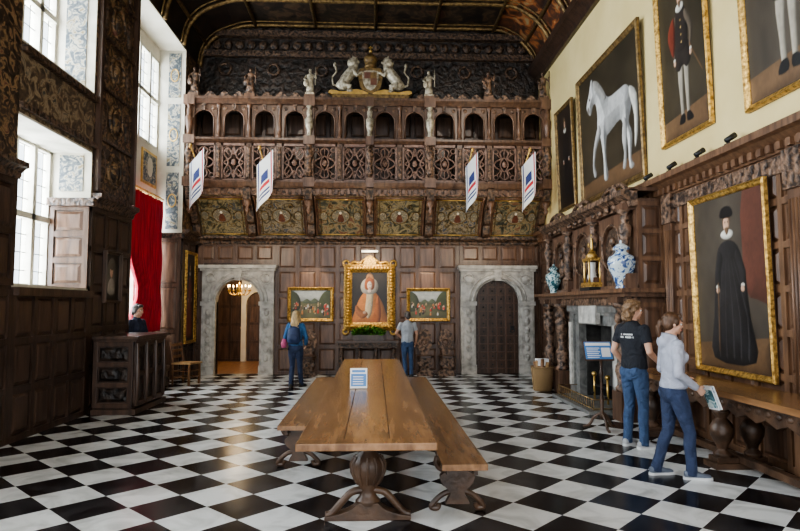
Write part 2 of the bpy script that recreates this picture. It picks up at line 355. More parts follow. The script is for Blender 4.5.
# ------------------------------------------------------------ right wall
b=B('wall_right')
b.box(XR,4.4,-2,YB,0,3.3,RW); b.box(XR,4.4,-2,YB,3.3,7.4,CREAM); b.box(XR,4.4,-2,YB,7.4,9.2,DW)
b.M=wallR(8.4,0); panels(b,10.4,3.2,21,7,RW,RW2,.07,.028)
b.M=wallR(14.8,0); panels(b,2.2,3.2,4,7,BW,BW2,.07,.028)
for y in(8.28,5.75,3.3):
    b.M=wallR(y,0); b.box(0,.26,0,.5,0,.09,RW); b.box(.03,.23,.5,2.8,0,.07,RW2)
    for k in range(4): b.tube([(.055+k*.05,.6,.07),(.055+k*.05,2.7,.07)],.014,RW,6)
    b.box(0,.26,2.8,3.2,0,.1,CVB)
b.M=wallR(14.8,3.2); cornice(b,16.8,0,[(0,0),(.06,0),(.08,.05),(.08,.1),(.16,.16),(.22,.18),(.22,.26),(0,.26)],RW)
b.box(0,16.8,-.2,-.02,0,.045,CVB)
for i in range(110): b.box(i*.15,i*.15+.07,.02,.1,.0,.12,RW)
b.M=wallR(14.8,7.3); cornice(b,16.8,0,[(0,0),(.08,0),(.1,.1),(.2,.2),(.26,.24),(.26,.4),(0,.4)],DW)
b.make()
for k,y in enumerate((6.5,7.15,7.85,8.55,10.0)):
    b=B('picture_spotlight'); b.box(3.95,4.03,y-.04,y+.04,3.46,3.48,BLK); b.tube([(3.99,y,3.48),(3.99,y,3.52)],.01,BLK)
    b.tube([(3.95,y,3.51),(4.06,y,3.58)],[.03,.034],BLK); b.make()
# ------------------------------------------------------------ ceiling
b=B('ceiling')
prof=[(-4.4,7.6),(-4.3,8.05),(-4.0,8.4),(-3.5,8.62),(-3,8.7),(-1.5,8.7),(0,8.7),(1.5,8.7),(3,8.7),(3.4,8.6),(3.75,8.38),(4.02,8.05),(4.15,7.7)]
for i in range(len(prof)-1):
    (x0,z0),(x1,z1)=prof[i],prof[i+1]
    y=14.8; k=0
    while y>-2:
        y2=max(-2,y-1.25)
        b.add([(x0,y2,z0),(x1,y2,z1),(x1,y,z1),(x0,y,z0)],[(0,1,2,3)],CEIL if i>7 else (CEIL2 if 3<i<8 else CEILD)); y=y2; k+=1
sm=cr(prof,3,False)
y=14.72
while y>6:
    b.tube([(p[0]*.99,y,p[1]-.03) for p in sm],.05,GOLDD,8); b.tube([(p[0]*.99,y-.18,p[1]-.02) for p in sm],.02,GOLDD,6); y-=1.25
for x,z in((-4.2,8.15),(-3.0,8.66),(-1.5,8.66),(0,8.66),(1.5,8.66),(3.0,8.66),(3.8,8.3)):
    b.tube([(x,-2,z),(x,YB,z)],.045,GOLDD,8)
b.make()
# ------------------------------------------------------------ statuette helper
def figurine(b,x,y,z,h,mt,ang=0):
    s=h; O=b.M; b.M=O@T(x,y,z)@RZ(ang)@Matrix.Scale(s,4)
    b.box(-.16,.16,-.14,.14,0,.08,mt)
    b.tube([(0,0,.08),(0,0,.3),(0,0,.5),(.01,0,.62),(0,0,.75),(0,0,.8)],[(.15,.11),(.13,.1),(.1,.08),(.12,.08),(.13,.07),(.05,.05)],mt,12)
    b.tube([(0,0,.78),(0,0,.86)],.04,mt,8); b.sph((0,0,.91),(.06,.065,.08),mt,10,8)
    b.tube([(-.12,0,.74),(-.2,-.04,.6),(-.12,-.12,.52)],[.04,.035,.03],mt,8)
    b.tube([(.12,0,.74),(.21,-.04,.64),(.2,-.12,.78)],[.04,.035,.03],mt,8)
    b.tube([(.2,-.13,.35),(.2,-.12,1.0)],.014,mt,6)
    b.sph((-.13,-.13,.42),(.09,.03,.13),mt,10,8)
    b.M=O
# ------------------------------------------------------------ gallery
b=B('minstrels_gallery'); YF=13.9
secs=[(-4.35,-1.54),(-1.54,1.28),(1.28,4.12)]
b.box(-4.38,4.13,YF,YB-.01,4.42,4.5,DW)
b.box(-4.38,4.13,YF-.02,YF+.14,4.22,4.42,CVB)
b.M=wallB(-4.38,4.38,YF-.02); cornice(b,8.51,0,[(0,0),(.05,0),(.09,.05),(.12,.12),(.12,.16),(0,.16)],BW)
for i in range(60): b.box(.04+i*.142,.1+i*.142,-.13,-.03,0,.04,BW2)
b.M=wallB(-4.38,5.44,YF); cornice(b,8.51,0,[(0,0),(.05,.02),(.1,.06),(.1,.11),(0,.11)],BW); 
b.M=wallB(-4.38,6.36,YF); cornice(b,8.51,0,[(0,0),(.04,0),(.08,.05),(.14,.1),(.14,.15),(0,.15)],BW)
b.box(0,8.51,0,.15,-.14,0,DW); 
b.M=wallB(-4.38,4.5,YB-.02); panels(b,8.51,2.0,16,3,DW,DW2,.07,.03)
b.M=wallB(0,0,YF)
for (a,c) in secs:
    n=4; w=(c-a)/n
    for i in range(n):
        x0=a+i*w+.07; x1=a+(i+1)*w-.07; cx=(x0+x1)/2; ww=x1-x0
        b.box(x0,x1,4.54,4.6,-.07,.0,MH); b.box(x0,x1,5.38,5.44,-.07,0,MH)
        b.box(x0,x0+.035,4.54,5.44,-.07,0,MH); b.box(x1-.035,x1,4.54,5.44,-.07,0,MH)
        cz=4.99; hw=ww/2-.03
        kind=(i%2)
        def strap(pts,r=.021,closed=True):
            P=cr([(cx+p[0]*hw,cz+p[1]*.38,-.03) for p in pts],4,closed)
            if closed: P.append(P[0])
            b.tube(P,r,MH,6,(0,0,1))
        if kind==0:
            strap([(0,.95),(.4,.75),(.28,.4),(.75,.2),(.95,0),(.75,-.2),(.28,-.4),(.4,-.75),(0,-.95),(-.4,-.75),(-.28,-.4),(-.75,-.2),(-.95,0),(-.75,.2),(-.28,.4),(-.4,.75)])
            strap([(0,.45),(.38,0),(0,-.45),(-.38,0)],.019)
        else:
            strap([(0,.5),(.55,.9),(.9,.55),(.5,0),(.9,-.55),(.55,-.9),(0,-.5),(-.55,-.9),(-.9,-.55),(-.5,0),(-.9,.55),(-.55,.9)])
            strap([(0,.95),(.3,.3),(.9,0),(.3,-.3),(0,-.95),(-.3,-.3),(-.9,0),(-.3,.3)],.018)
        for sx in(-1,1):
            for sz in(-1,1):
                b.torus((cx+sx*hw*.78,cz+sz*.31,-.03),.055,.016,MH,12,5); b.tube([(cx+sx*hw*.4,cz+sz*.16,-.03),(cx+sx*hw*.75,cz+sz*.27,-.03)],.014,MH,6)
            b.tube([(cx,cz+sx*.18,-.03),(cx,cz+sx*.4,-.03)],.014,MH,6)
        b.sph((cx,cz,-.02),(.06,.08,.035),MH,10,6)
        b.prism(archpoly(x0-.02,x1+.02,6.37,x0+.05,x1-.05,6.0,12,5.55),-.09,-.02,BW)
        r_=ww/2-.05; P=[(cx-r_,5.56,-.02)]+[(cx-r_*math.cos(pi*k/12),6.0+r_*math.sin(pi*k/12),-.02) for k in range(13)]+[(cx+r_,5.56,-.02)]
        b.tube(P,.02,BW2,6,(0,0,1))
        b.prism([(cx-.03,6.0+r_-.02),(cx+.03,6.0+r_-.02),(cx+.05,6.37),(cx-.05,6.37)],-.02,.04,CVB)
        for sx in(-1,1): b.sph((cx+sx*ww*.38,6.27,-.02),(.05,.05,.02),CVB,8,6)
    for i in range(n+1):
        if i in(0,n): continue
        x=a+i*w
        b.box(x-.06,x+.06,4.5,5.44,-.1,.02,BW); b.frus(x-.045,x+.045,4.6,5.35,.02,.05,.02,CVB)
        O=b.M; b.M=T(x,YF-.0,0); b.lathe([(.06,5.55),(.06,5.62),(.035,5.65),(.06,5.78),(.045,5.9),(.03,6.1),(.03,6.25),(.06,6.3),(.06,6.37)],(0,0,0),BW2,12); b.M=O
for x in(-4.3,-1.54,1.28,4.06,-.13):
    big=.13 if x!=-.13 else .09
    b.M=wallB(x,0,YF)
    b.box(-big,big,4.4,4.62,-.1,.14,BW2); b.box(-big*.8,big*.8,4.62,5.4,-.1,.08,CVB)
    b.box(-big,big,5.4,5.6,-.1,.14,BW2); b.box(-big*.8,big*.8,5.6,6.3,-.1,.05,BW); b.box(-big,big,6.3,6.53,-.1,.16,BW2)
    b.M=T(x,YF-.1,0)
    b.lathe([(.05,4.65),(.09,4.75),(.06,4.85),(.05,5.0),(.1,5.15),(.08,5.25),(.05,5.28),(.07,5.38)],(0,0,0),CVB,12)
    b.lathe([(.06,5.6),(.05,5.7),(.09,5.85),(.1,6.0),(.05,6.05),(.065,6.12),(.06,6.2),(.03,6.24),(.08,6.3)],(0,0,0),SILG if x in(-1.54,1.28,-.13) else BW2,12)
b.M=wallB(0,6.51,YF)
x=-4.2
while x<4.1:
    if not(-1.1<x<.85): b.prism(cr([(x-.14,0),(x-.1,.1),(x,.17),(x+.1,.1),(x+.14,0)],3),-.06,-.02,CVB)
    x+=.33
b.M=Matrix.Identity(4)
for x in(-4.22,-2.93,-1.54,1.26,2.68,4.0): 
    b.box(x-.12,x+.12,YF-.14,YF+.1,6.5,6.58,BW2); figurine(b,x,YF-.02,6.58,.66,SILG if x in(-1.54,1.26) else CVB)
n=6; cx0=-4.38; W=8.51/n
def cp(t): return (YF+.08+ .82*(t**.8), 4.22-.92*(t**1.25))
for i in range(n):
    x0=cx0+i*W+.1; x1=cx0+(i+1)*W-.1; K=8
    for k in range(K):
        ya,za=cp(k/K); yb,zb=cp((k+1)/K)
        b.add([(x0,ya,za),(x1,ya,za),(x1,yb,zb),(x0,yb,zb)],[(0,1,2,3)],COVES[i%3])
    for q in(.07,.13):
        for xx in(x0+q,x1-q): b.tube([(xx,cp(.1+.8*k/K)[0]-.01,cp(.1+.8*k/K)[1]-.01) for k in range(K+1)],.01,GOLDD if q>.1 else COVED,6)
    for xx in(x0+.02,x1-.02): b.tube([(xx,cp(k/K)[0]-.01,cp(k/K)[1]-.01) for k in range(K+1)],.03,BW2,6)
    for t in(.04,.1,.9,.97): b.tube([(x0,cp(t)[0]-.01,cp(t)[1]-.01),(x1,cp(t)[0]-.01,cp(t)[1]-.01)],.014 if t in(.1,.9) else .03,GOLDP if t in(.1,.9) else BW2,6)
    ym,zm=cp(.5); nrm=V((0,-.75,-.66)).normalized(); up=V((0,-.66,.75)).normalized()
    b.M=fr(((x0+x1)/2,ym-.02,zm-.015),(1,0,0),up,nrm)
    b.prism(ell(0,0,.22,.2,24),0,.02,COVE2); b.torus((0,0,.02),.21,.012,GOLDD,24,6,(1.05,.95))
    for sx in(-1,1):
        b.prism(ell(sx*.4,0,.09,.13,16),0,.015,COVE2); b.torus((sx*.4,0,.015),.1,.01,GOLDD,16,5,(.9,1.3))
        for sz in(-1,1): b.torus((sx*.24,sz*.27,.01),.05,.01,GOLDD,12,5)
    b.prism(cr([(-.07,-.14),(-.05,.02),(0,.07),(.05,.02),(.08,-.14)],3),.02,.026,COVED); b.prism(ell(0,.1,.03,.038,12),.02,.027,PLW)
    b.M=Matrix.Identity(4)
for i in range(n+1):
    x=cx0+i*W; x=max(-4.28,min(4.03,x))
    O=b.M; b.M=fr((x-.08,0,0),(0,1,0),(0,0,1),(1,0,0))
    b.prism(cr([(YF-.05,4.42),(YF-.08,4.2),(YF+.02,4.02),(YF+.1,4.08),(YF+.3,3.9),(YF+.42,3.65),(YF+.55,3.6),(YF+.6,3.4),(YF+.78,3.3),(YF+.88,3.2),(YF+.89,4.3)],3),0,.16,CV)
    b.M=T(x,YF+.0,3.9); b.lathe([(.0,-.13),(.035,-.1),(.06,-.02),(.03,.03),(.09,.1),(.09,.2)],(0,0,0),BW2,10)
    b.M=O
b.make()
# ------------------------------------------------------------ royal crest
b=B('royal_arms_crest'); CS=T(-.12,YF-.02,6.52)@Matrix.Scale(1.05,4)
b.M=CS
b.box(-.85,.85,-.1,.1,0,.08,GOLDD)
b.M=CS@fr((0,.02,.08),(1,0,0),(0,0,1),(0,-1,0))
for sx in(-1,1):
    b.prism(cr([(sx*.05,0),(sx*.3,.12),(sx*.6,.06),(sx*.88,.1),(sx*.86,0)],3),-.02,.1,GOLDP)
b.prism(cr([(0,.02),(.2,.14),(.27,.4),(.24,.6),(0,.64),(-.24,.6),(-.27,.4),(-.2,.14)],4),-.03,.06,GOLDD)
b.prism(cr([(0,.1),(.13,.2),(.18,.4),(.16,.54),(-.16,.54),(-.18,.4),(-.13,.2)],3),.06,.09,SILG)
b.box(-.14,.0,.37,.51,.09,.1,COVED); b.box(.0,.14,.22,.37,.09,.1,COVED); b.box(0,.14,.37,.51,.09,.1,GOLDD)
b.M=CS@T(0,-.01,.7)
b.lathe([(.13,0),(.14,.05),(.12,.08),(.14,.14),(.16,.2),(.12,.28),(.05,.33),(.03,.36)],(0,0,0),GOLDD,16)
b.sph((0,0,.4),.04,GOLDP); b.box(-.012,.012,-.01,.01,.43,.52,GOLDP); b.box(-.04,.04,-.01,.01,.47,.495,GOLDP)
t=B('t')
def beast(t,sx):
    P=lambda x,z,y=0:(sx*x,y,z)
    t.tube([P(.62,.16),P(.55,.3),P(.44,.44),P(.38,.55)],[.12,.13,.125,.1],SILG,10)
    t.sph(P(.62,.16),(.15,.1,.13),SILG)
    t.tube([P(.38,.52),P(.36,.62),P(.37,.7)],[.1,.09,.08],SILG,10)
    t.sph(P(.36,.72),(.085,.075,.085),SILG); t.sph(P(.28,.69),(.05,.045,.04),SILG)
    t.sph(P(.41,.66),(.12,.1,.12),SILG)
    for y in(-.07,.07):
        t.sph(P(.4,.8,y*.7),(.02,.015,.03),SILG)
        t.tube([P(.4,.5,y),P(.3,.42+y,y*1.1),P(.22,.48+y,y*1.1)],[.055,.042,.035],SILG,8); t.sph(P(.2,.49+y,y*1.1),(.045,.035,.03),SILG)
        t.tube([P(.6,.14,y),P(.45,.1,y*1.2),P(.5,.0,y*1.2)],[.08,.06,.04],SILG,8); t.sph(P(.46,.0,y*1.2),(.07,.035,.03),SILG)
    t.tube([P(.72,.12),P(.84,.16),P(.86,.34),P(.76,.46),P(.8,.6)],[.03,.025,.022,.022,.03],SILG,8); t.sph(P(.8,.62),(.04,.03,.06),SILG)
for sx in(-1,1): beast(t,sx)
vs,fs=fuse(t,.014,2)
b.M=CS@T(0,0,.16); b.add(vs,fs,SILG,True); b.make()
# ------------------------------------------------------------ banners
def banner(x,z,lean):
    b=B('hanging_banner')
    p0=V((x,13.74,z)); p1=V((x+lean,13.1,z+.42)); b.tube([p0,p1],.018,GOLDP,8); b.sph(p1,(.035,.035,.06),GOLD)
    d=(p1-p0); vs=[];nu,nv=14,24
    wd=.2 if x<0 else 0
    q0=p0+d*.35; q1=p0+d*.98+V((.06+wd*.3,0,0)); 
    for j in range(nv+1):
        for i in range(nu+1):
            u=i/nu; v=j/nv; p=q0.lerp(q1,u); 
            vs.append((p.x+.02*math.sin(u*7+v*3)*v+(.13+wd)*(u-.5), p.y+.02*math.cos(u*6)*v, p.z-.02-v*(.95+.12*(1-u))))
    for j in range(nv):
        for i in range(nu):
            a=j*(nu+1)+i; v=j/nv; mt=WHC
            if i in(1,): mt=NAVY
            if i in(12,): mt=REDC
            if 8<=j<=12 and 4<=i<=9: mt=NAVY
            if 14<=j<=15 and 3<=i<=10: mt=REDC
            if j in(18,20) and 3<=i<=10: mt=NAVY
            b.add([vs[a],vs[a+1],vs[a+nu+2],vs[a+nu+1]],[(0,1,2,3)],mt,True)
    b.make(recalc=False)
banner(-4.0,4.72,-.04); banner(-2.5,4.7,-.04); banner(2.12,4.7,.04); banner(3.42,4.72,.04)
# ------------------------------------------------------------ door surrounds
def surround(name,x0,x1,i0,i1):
    b=B(name); b.M=wallB(0,0,YB); cx=(x0+x1)/2; r=(i1-i0)/2
    b.prism(archpoly(x0,x1,2.5,i0,i1,1.75,20),-.15 if 'doorway' in name else 0,.14,STONE)
    for s,e in((x0,i0),(i1,x1)):
        b.box(s-.01,e+.01,0,.22,.14,.2,STONE); b.box(s+.05,e-.05,.3,1.6,.14,.18,STONE)
        b.box(s-.02,e+.02,1.66,1.76,.14,.21,STONE)
        for k in range(6): b.sph(((s+e)/2,.4+k*.22,.18),(.07,.09,.03),STONE,8,6)
    pts=[(cx+(r+.07)*math.cos(a*pi/20),1.75+(r+.07)*math.sin(a*pi/20),.15) for a in range(21)]
    b.tube(pts,.04,STONE,8,(0,0,1)); 
    pts=[(cx+(r+.17)*math.cos(a*pi/20),1.75+(r+.17)*math.sin(a*pi/20),.14) for a in range(21)]
    b.tube(pts,.022,STONE,8,(0,0,1)); 
    b.prism([(cx-.07,1.75+r-.02),(cx+.07,1.75+r-.02),(cx+.1,1.75+r+.22),(cx-.1,1.75+r+.22)],.14,.22,STONE)
    for xx in(x0+.2,x1-.2):
        b.sph((xx,2.3,.14),(.12,.1,.04),STONE); b.torus((xx,2.3,.14),.13,.02,STONE,16,6)
    b.box(x0-.04,x1+.04,2.5,2.56,-.0,.2,STONE); b.box(x0-.07,x1+.07,2.56,2.64,-.0,.25,STONE)
    b.make()
surround('trim_doorway',-4.17,-2.45,-3.85,-2.78); surround('trim_door_1',2.11,3.92,2.47,3.54)
b=B('door_1'); b.M=wallB(3.005,0,YB); r=.535
def archfill(r,sp,n=20,ins=0): return [(-r+ins,ins),(-r+ins,sp)]+[((r-ins)*math.cos(pi-pi*i/n),sp+(r-ins)*math.sin(pi-pi*i/n)) for i in range(1,n)]+[(r-ins,sp),(r-ins,ins)]
b.prism(archfill(r-.005,1.75),.005,.05,DW2)
for i in range(5): x=-.44+i*.22; b.box(x-.018,x+.018,0.02,1.75+math.sqrt(max(.01,.5**2-x*x)),.05,.07,BW)
for j in range(11):
    z=.12+j*.2; w=.5 if z<1.75 else math.sqrt(max(0,.5**2-(z-1.75)**2)); b.box(-w,w,z-.014,z+.014,.05,.068,BW)
    for i in range(4):
        x=-.33+i*.22
        if abs(x)<w-.08: b.sph((x,z+.1,.055),.022,BLK,8,6)
b.torus((.38,1.05,.08),.05,.01,BLK); b.box(.33,.43,1.06,1.16,.05,.075,BLK)
b.make()
# ------------------------------------------------------------ corridor
b=B('wall_corridor')
b.box(-5.2,-5.0,15.0,18.6,0,3.3,DW2); b.box(-1.8,-1.6,15,18.6,0,3.3,PLW); b.box(-5.2,-1.6,18.4,18.6,0,3.3,BW); b.box(-5.2,-1.6,15,18.6,3.2,3.3,PLW)
b.M=wallB(-5.0,0,18.4); panels(b,3.2,3.1,6,4,BW,BW2)
b.M=wallB(0,0,18.4); b.prism(archpoly(-4.0,-2.95,2.5,-3.85,-3.1,1.7),0,.2,PLW); 
b.M=wallB(-4.35,0,18.38); b.box(-.42,.42,0,2.2,0,.06,DW2); panels(b,.84,2.2,2,4,DW,DW2,.08,.08,-.42,0); b.sph((.34,1.0,.1),.03,GOLDP)
b.M=wallB(-3.475,0,18.39); b.prism([(x*.7,z) for x,z in archfill(.535,1.7)],0,.05,BW); panels(b,.7,1.7,2,3,DW2,BW,.07,.07,-.35,0); b.sph((.28,1,.1),.03,GOLDP); b.make()
b=B('floor_corridor'); b.box(-5.2,-1.6,14.95,18.6,-.05,.002,WOODF); b.make()
b=B('chandelier'); c=V((-3.62,16.2,1.98)); b.M=T(*c)
b.tube([(0,0,.0),(0,0,1.2)],.01,GOLDP,6); b.lathe([(.0,-.08),(.04,-.05),(.02,0),(.06,.06),(.03,.15),(.05,.2),(.015,.3)],(0,0,0),GOLDP,12)
for i in range(8):
    a=i*pi/4; ca,sa=math.cos(a),math.sin(a)
    b.tube(cr([(0,0,.08),(.13*ca,.13*sa,-.04),(.25*ca,.25*sa,0),(.29*ca,.29*sa,.08)],4,False),.009,GOLDP,6)
    b.lathe([(.015,0),(.035,.02),(.035,.03)],(.29*ca,.29*sa,.07),GOLDP,8); b.lathe([(.012,0),(.012,.08)],(.29*ca,.29*sa,.1),CWAX,8); b.sph((.29*ca,.29*sa,.205),(.012,.012,.03),CANDLE,8,6)
b.make()
# ------------------------------------------------------------ paintings (vertex painted canvases)
rng_=np.random.RandomState(11)
def vnoise(X,Y,f):
    g=rng_.rand(int(f)+3,int(f)+3); x=X*f; y=Y*f; i=np.floor(x).astype(int); j=np.floor(y).astype(int); u=x-i; v=y-j; u=u*u*(3-2*u); v=v*v*(3-2*v)
    return (g[i,j]*(1-u)*(1-v)+g[i+1,j]*u*(1-v)+g[i,j+1]*(1-u)*v+g[i+1,j+1]*u*v)
def sdf(poly,X,Y):
    P=np.array([(p[0],p[1]) for p in poly]); n=len(P); d=np.full(X.shape,1e9); s=np.ones(X.shape)
    for i in range(n):
        a=P[i]; c=P[i-1]; e=c-a; wx=X-a[0]; wy=Y-a[1]; t=np.clip((wx*e[0]+wy*e[1])/max(1e-12,e@e),0,1)
        bx=wx-e[0]*t; by=wy-e[1]*t; d=np.minimum(d,bx*bx+by*by)
        c1=Y>=a[1]; c2=Y<c[1]; c3=e[0]*wy>e[1]*wx
        fl=(c1&c2&c3)|(~c1&~c2&~c3); s=np.where(fl,-s,s)
    return -s*np.sqrt(d)
def paint(cw,ch,bg,shapes):
    res=.011 if cw*ch<3.5 else .016
    nx=max(60,int(cw/res)); ny=max(60,int(ch/res))
    U,W_=np.meshgrid(np.linspace(0,1,nx+1),np.linspace(0,1,ny+1),indexing='ij')
    X=U*cw; Y=W_*ch
    n1=vnoise(U,W_,4); n2=vnoise(U,W_,14); n3=vnoise(U,W_,50)
    base=.55+.5*n1+.25*n2; base*=1.15-.55*((U-.45)**2+(W_-.55)**2)*1.6
    C=np.stack([bg[k]*base for k in range(3)],-1)
    for poly,col in shapes:
        sc=[(p[0]*cw,p[1]*ch) for p in poly]; s=sdf(sc,X,Y)
        a=np.clip((s+.007)/.014,0,1); a=a*a*(3-2*a)
        gx=np.gradient(s,axis=0)/(cw/nx); gy=np.gradient(s,axis=1)/(ch/ny)
        xs=[q[0] for q in sc]; ys=[q[1] for q in sc]; size=min(max(xs)-min(xs),max(ys)-min(ys)); wd=max(.01,size*.33)
        edge=1-np.clip(s/wd,0,1)
        lit=1+edge*(.55*(gx)*1.0+(-.2)*gy-.28)
        lit=np.clip(lit,.3,1.5)*(.8+.25*n2+.22*n3)
        for k in range(3): C[...,k]=C[...,k]*(1-a)+np.clip(col[k]*lit,0,1)*a
    return nx,ny,C
def painting(name,M,w,h,bg,shapes,fw=.1,fm=GOLD,ornate=False,dep=.06):
    b=B(name); b.M=M
    cw=w-2*fw+.01; ch=h-2*fw+.01; nx,ny,C=paint(cw,ch,bg,shapes)
    vs=[(fw-.005+cw*i/nx,fw-.005+ch*j/ny,.006) for i in range(nx+1) for j in range(ny+1)]
    fs=[(i*(ny+1)+j,(i+1)*(ny+1)+j,(i+1)*(ny+1)+j+1,i*(ny+1)+j+1) for i in range(nx) for j in range(ny)]
    b.add(vs,fs,OIL); ncv=len(vs)
    prof=[(0,0),(0,dep*.7),(fw*.25,dep),(fw*.45,dep*.75),(fw*.8,dep*.55),(fw,dep*.3),(fw,0.0)]
    vs=[];fs=[];n=len(prof)
    for i,z in prof: vs+=[(i,i,z),(w-i,i,z),(w-i,h-i,z),(i,h-i,z)]
    for k in range(n-1):
        for q in range(4): q2=(q+1)%4; fs.append((k*4+q,k*4+q2,(k+1)*4+q2,(k+1)*4+q))
    b.add(vs,fs,fm); b.box(0,w,0,h,-.012,0.0,DW)
    if ornate:
        for sx in range(15):
            t=sx/14
            for yy in(fw*.5,h-fw*.5): b.sph((fw*.5+t*(w-fw),yy,dep*.8),(.055,.06,.05),fm,8,6)
        for sy in range(20):
            t=sy/19
            for xx in(fw*.5,w-fw*.5): b.sph((xx,fw*.5+t*(h-fw),dep*.8),(.06,.05,.05),fm,8,6)
        for sx in(-1,1):
            b.tube([(w/2+sx*q[0],h+q[1],.04) for q in cr([(0,.1),(.12,.12),(.25,.03),(.4,.06),(.5,-.03)],4,False)],.035,fm,8,(0,0,1))
            for cy in(0,h): b.torus((w/2+sx*w*.46,cy+(.02 if cy else -.02),.04),.07,.03,fm,14,6)
        b.prism(cr([(w/2-.14,h-.02),(w/2-.1,h+.16),(w/2,h+.22),(w/2+.1,h+.16),(w/2+.14,h-.02)],4),0,.09,fm)
        b.tube([(w/2+q,-.03+.06*abs(math.sin(q*6)),.04) for q in [i*.05-.35 for i in range(15)]],.035,fm,8,(0,0,1))
    ob=b.make(recalc=False); at=ob.data.color_attributes.new('Paint','FLOAT_COLOR','POINT')
    arr=np.ones((len(b.v),4),dtype=np.float32); arr[:ncv,:3]=C.reshape(-1,3); at.data.foreach_set('color',arr.ravel()); return ob
E=ell
def lord(cloth,legs=None,hat=True,extra=[],sleeve=None):
    s=[]; sl=sleeve or cloth
    if legs:
        s+= [(cr([(.41,.1),(.4,.22),(.38,.34),(.4,.46),(.49,.46),(.48,.3),(.47,.2),(.47,.1)],2),legs),(cr([(.54,.1),(.53,.22),(.52,.34),(.53,.46),(.62,.46),(.61,.3),(.6,.2),(.59,.1)],2),legs),(cr([(.36,.07),(.4,.12),(.48,.12),(.48,.07)],3),OBLK),(cr([(.53,.07),(.53,.12),(.6,.12),(.67,.07)],3),OBLK)]
        s+= [(cr([(.34,.42),(.33,.5),(.4,.56),(.6,.56),(.68,.5),(.67,.42),(.58,.39),(.5,.42),(.42,.39)],3),cloth)]
        s+= [(cr([(.4,.52),(.35,.64),(.37,.74),(.5,.78),(.63,.74),(.65,.64),(.6,.52)],3),cloth)]
        s+= [(cr([(.38,.74),(.27,.62),(.3,.5),(.36,.5),(.35,.6),(.42,.7)],3),sl),(cr([(.62,.74),(.75,.62),(.7,.5),(.65,.5),(.67,.6),(.58,.7)],3),sl)]
        for k in range(4): s.append((E(.5,.56+k*.045,.012,.007,8),OGLD))
        s+= [([(.66,.5),(.9,.3),(.91,.315),(.68,.52)],OBRN)]
    else:
        s+= [(cr([(.22,.06),(.25,.3),(.3,.55),(.36,.7),(.5,.74),(.64,.7),(.72,.55),(.76,.3),(.8,.06)],3),cloth)]
        for k in range(5): x=.3+k*.1; s.append((cr([(x,.08),(x+.015,.3),(.42+.04*k,.6),(.43+.04*k,.6),(x+.035,.3),(x+.03,.08)],2),tuple(q*1.7+.004 for q in cloth)))
        s+= [(cr([(.37,.68),(.29,.55),(.31,.46),(.37,.47),(.38,.56),(.42,.64)],3),sl),(cr([(.63,.68),(.73,.56),(.7,.47),(.65,.48),(.64,.56),(.59,.64)],3),sl)]
    s+= [(E(.325,.475,.025,.012),OWHT),(E(.685,.48,.025,.012),OWHT),(E(.33,.455,.026,.018),OSKIN),(E(.68,.46,.026,.018),OSKIN)]
    s+= [(E(.5,.775,.09,.028),OWHT),(E(.5,.835,.046,.048),OSKIN),(cr([(.45,.83),(.44,.88),(.5,.905),(.56,.88),(.55,.83),(.545,.865),(.455,.865)],2),OBRN)]
    if hat: s+=[(cr([(.41,.875),(.44,.93),(.56,.93),(.59,.875)],3),OBLK)]
    s+=[(cr([(.472,.81),(.475,.79),(.5,.77),(.525,.79),(.528,.81),(.5,.815)],3),OBRN)]
    s+= [(E(.482,.845,.007,.0045),ODK),(E(.518,.845,.007,.0045),ODK)]
    return s+extra
horse=[(cr([(.17,.69),(.13,.76),(.19,.85),(.25,.95),(.28,.9),(.35,.88),(.43,.79),(.54,.69),(.7,.68),(.82,.67),(.89,.58),(.87,.48),(.83,.4),(.87,.3),(.84,.14),(.88,.08),(.81,.08),(.8,.28),(.75,.4),(.7,.46),(.52,.42),(.47,.4),(.45,.25),(.47,.09),(.4,.09),(.4,.25),(.37,.42),(.32,.52),(.33,.62),(.31,.72),(.26,.73),(.21,.67)],3),(.55,.54,.52)),
 (cr([(.38,.46),(.28,.36),(.24,.24),(.27,.16),(.22,.15),(.2,.25),(.24,.4),(.34,.54)],3),(.45,.44,.42)),
 (cr([(.76,.45),(.72,.32),(.74,.2),(.71,.1),(.76,.1),(.78,.22),(.8,.4)],3),(.42,.41,.39)),
 (cr([(.87,.64),(.96,.55),(.95,.3),(.9,.2),(.91,.42),(.86,.58)],3),(.6,.58,.52)),
 (cr([(.28,.92),(.38,.87),(.5,.72),(.46,.7),(.38,.78),(.3,.84)],3),(.36,.34,.31)),(E(.2,.8,.012,.012),ODK),(cr([(.14,.73),(.17,.75),(.19,.71),(.17,.69)],2),(.25,.22,.2))]
ground=[([(0,0),(1,0),(1,.16),(0,.12)],OBRN)]
painting('white_horse_painting',wallR(11.65,3.62,4.14)@RX(.03),2.8,2.5,OLIVE,ground+horse,.1,GOLDD)
painting('portrait_painting',wallR(13.12,3.72,4.14)@RX(.03),1.12,2.25,CARPET,lord(OBLK,None,False),.07,GOLDD)
painting('nobleman_portrait_painting',wallR(8.3,3.88,4.14)@RX(.03),1.28,2.35,OLIVE,ground+lord(ODK,(.34,.3,.24),False,[(cr([(.3,.5),(.2,.62),(.24,.7),(.36,.74),(.36,.6)],3),REDO)],GREYO),.07,GOLD)
painting('nobleman_portrait_painting',wallR(6.36,3.78,4.14)@RX(.03),1.4,2.5,(.07,.055,.04),ground+lord(OBLK,(.34,.3,.24),True),.07,GOLD)
painting('full_length_portrait_painting',wallR(7.5,.85,4.11)@RX(.02),1.5,2.15,(.075,.06,.045),[([(0,0),(1,0),(1,.2),(0,.14)],OBRN),(cr([(.72,.45),(.7,.7),(.74,1),(1.1,1),(1.1,.42),(.85,.4)],2),(.1,.035,.022))]+lord(OCAPE,None,True,[([(.3,.1),(.315,.1),(.345,.5),(.33,.5)],OBRN)]),.07,GOLD)
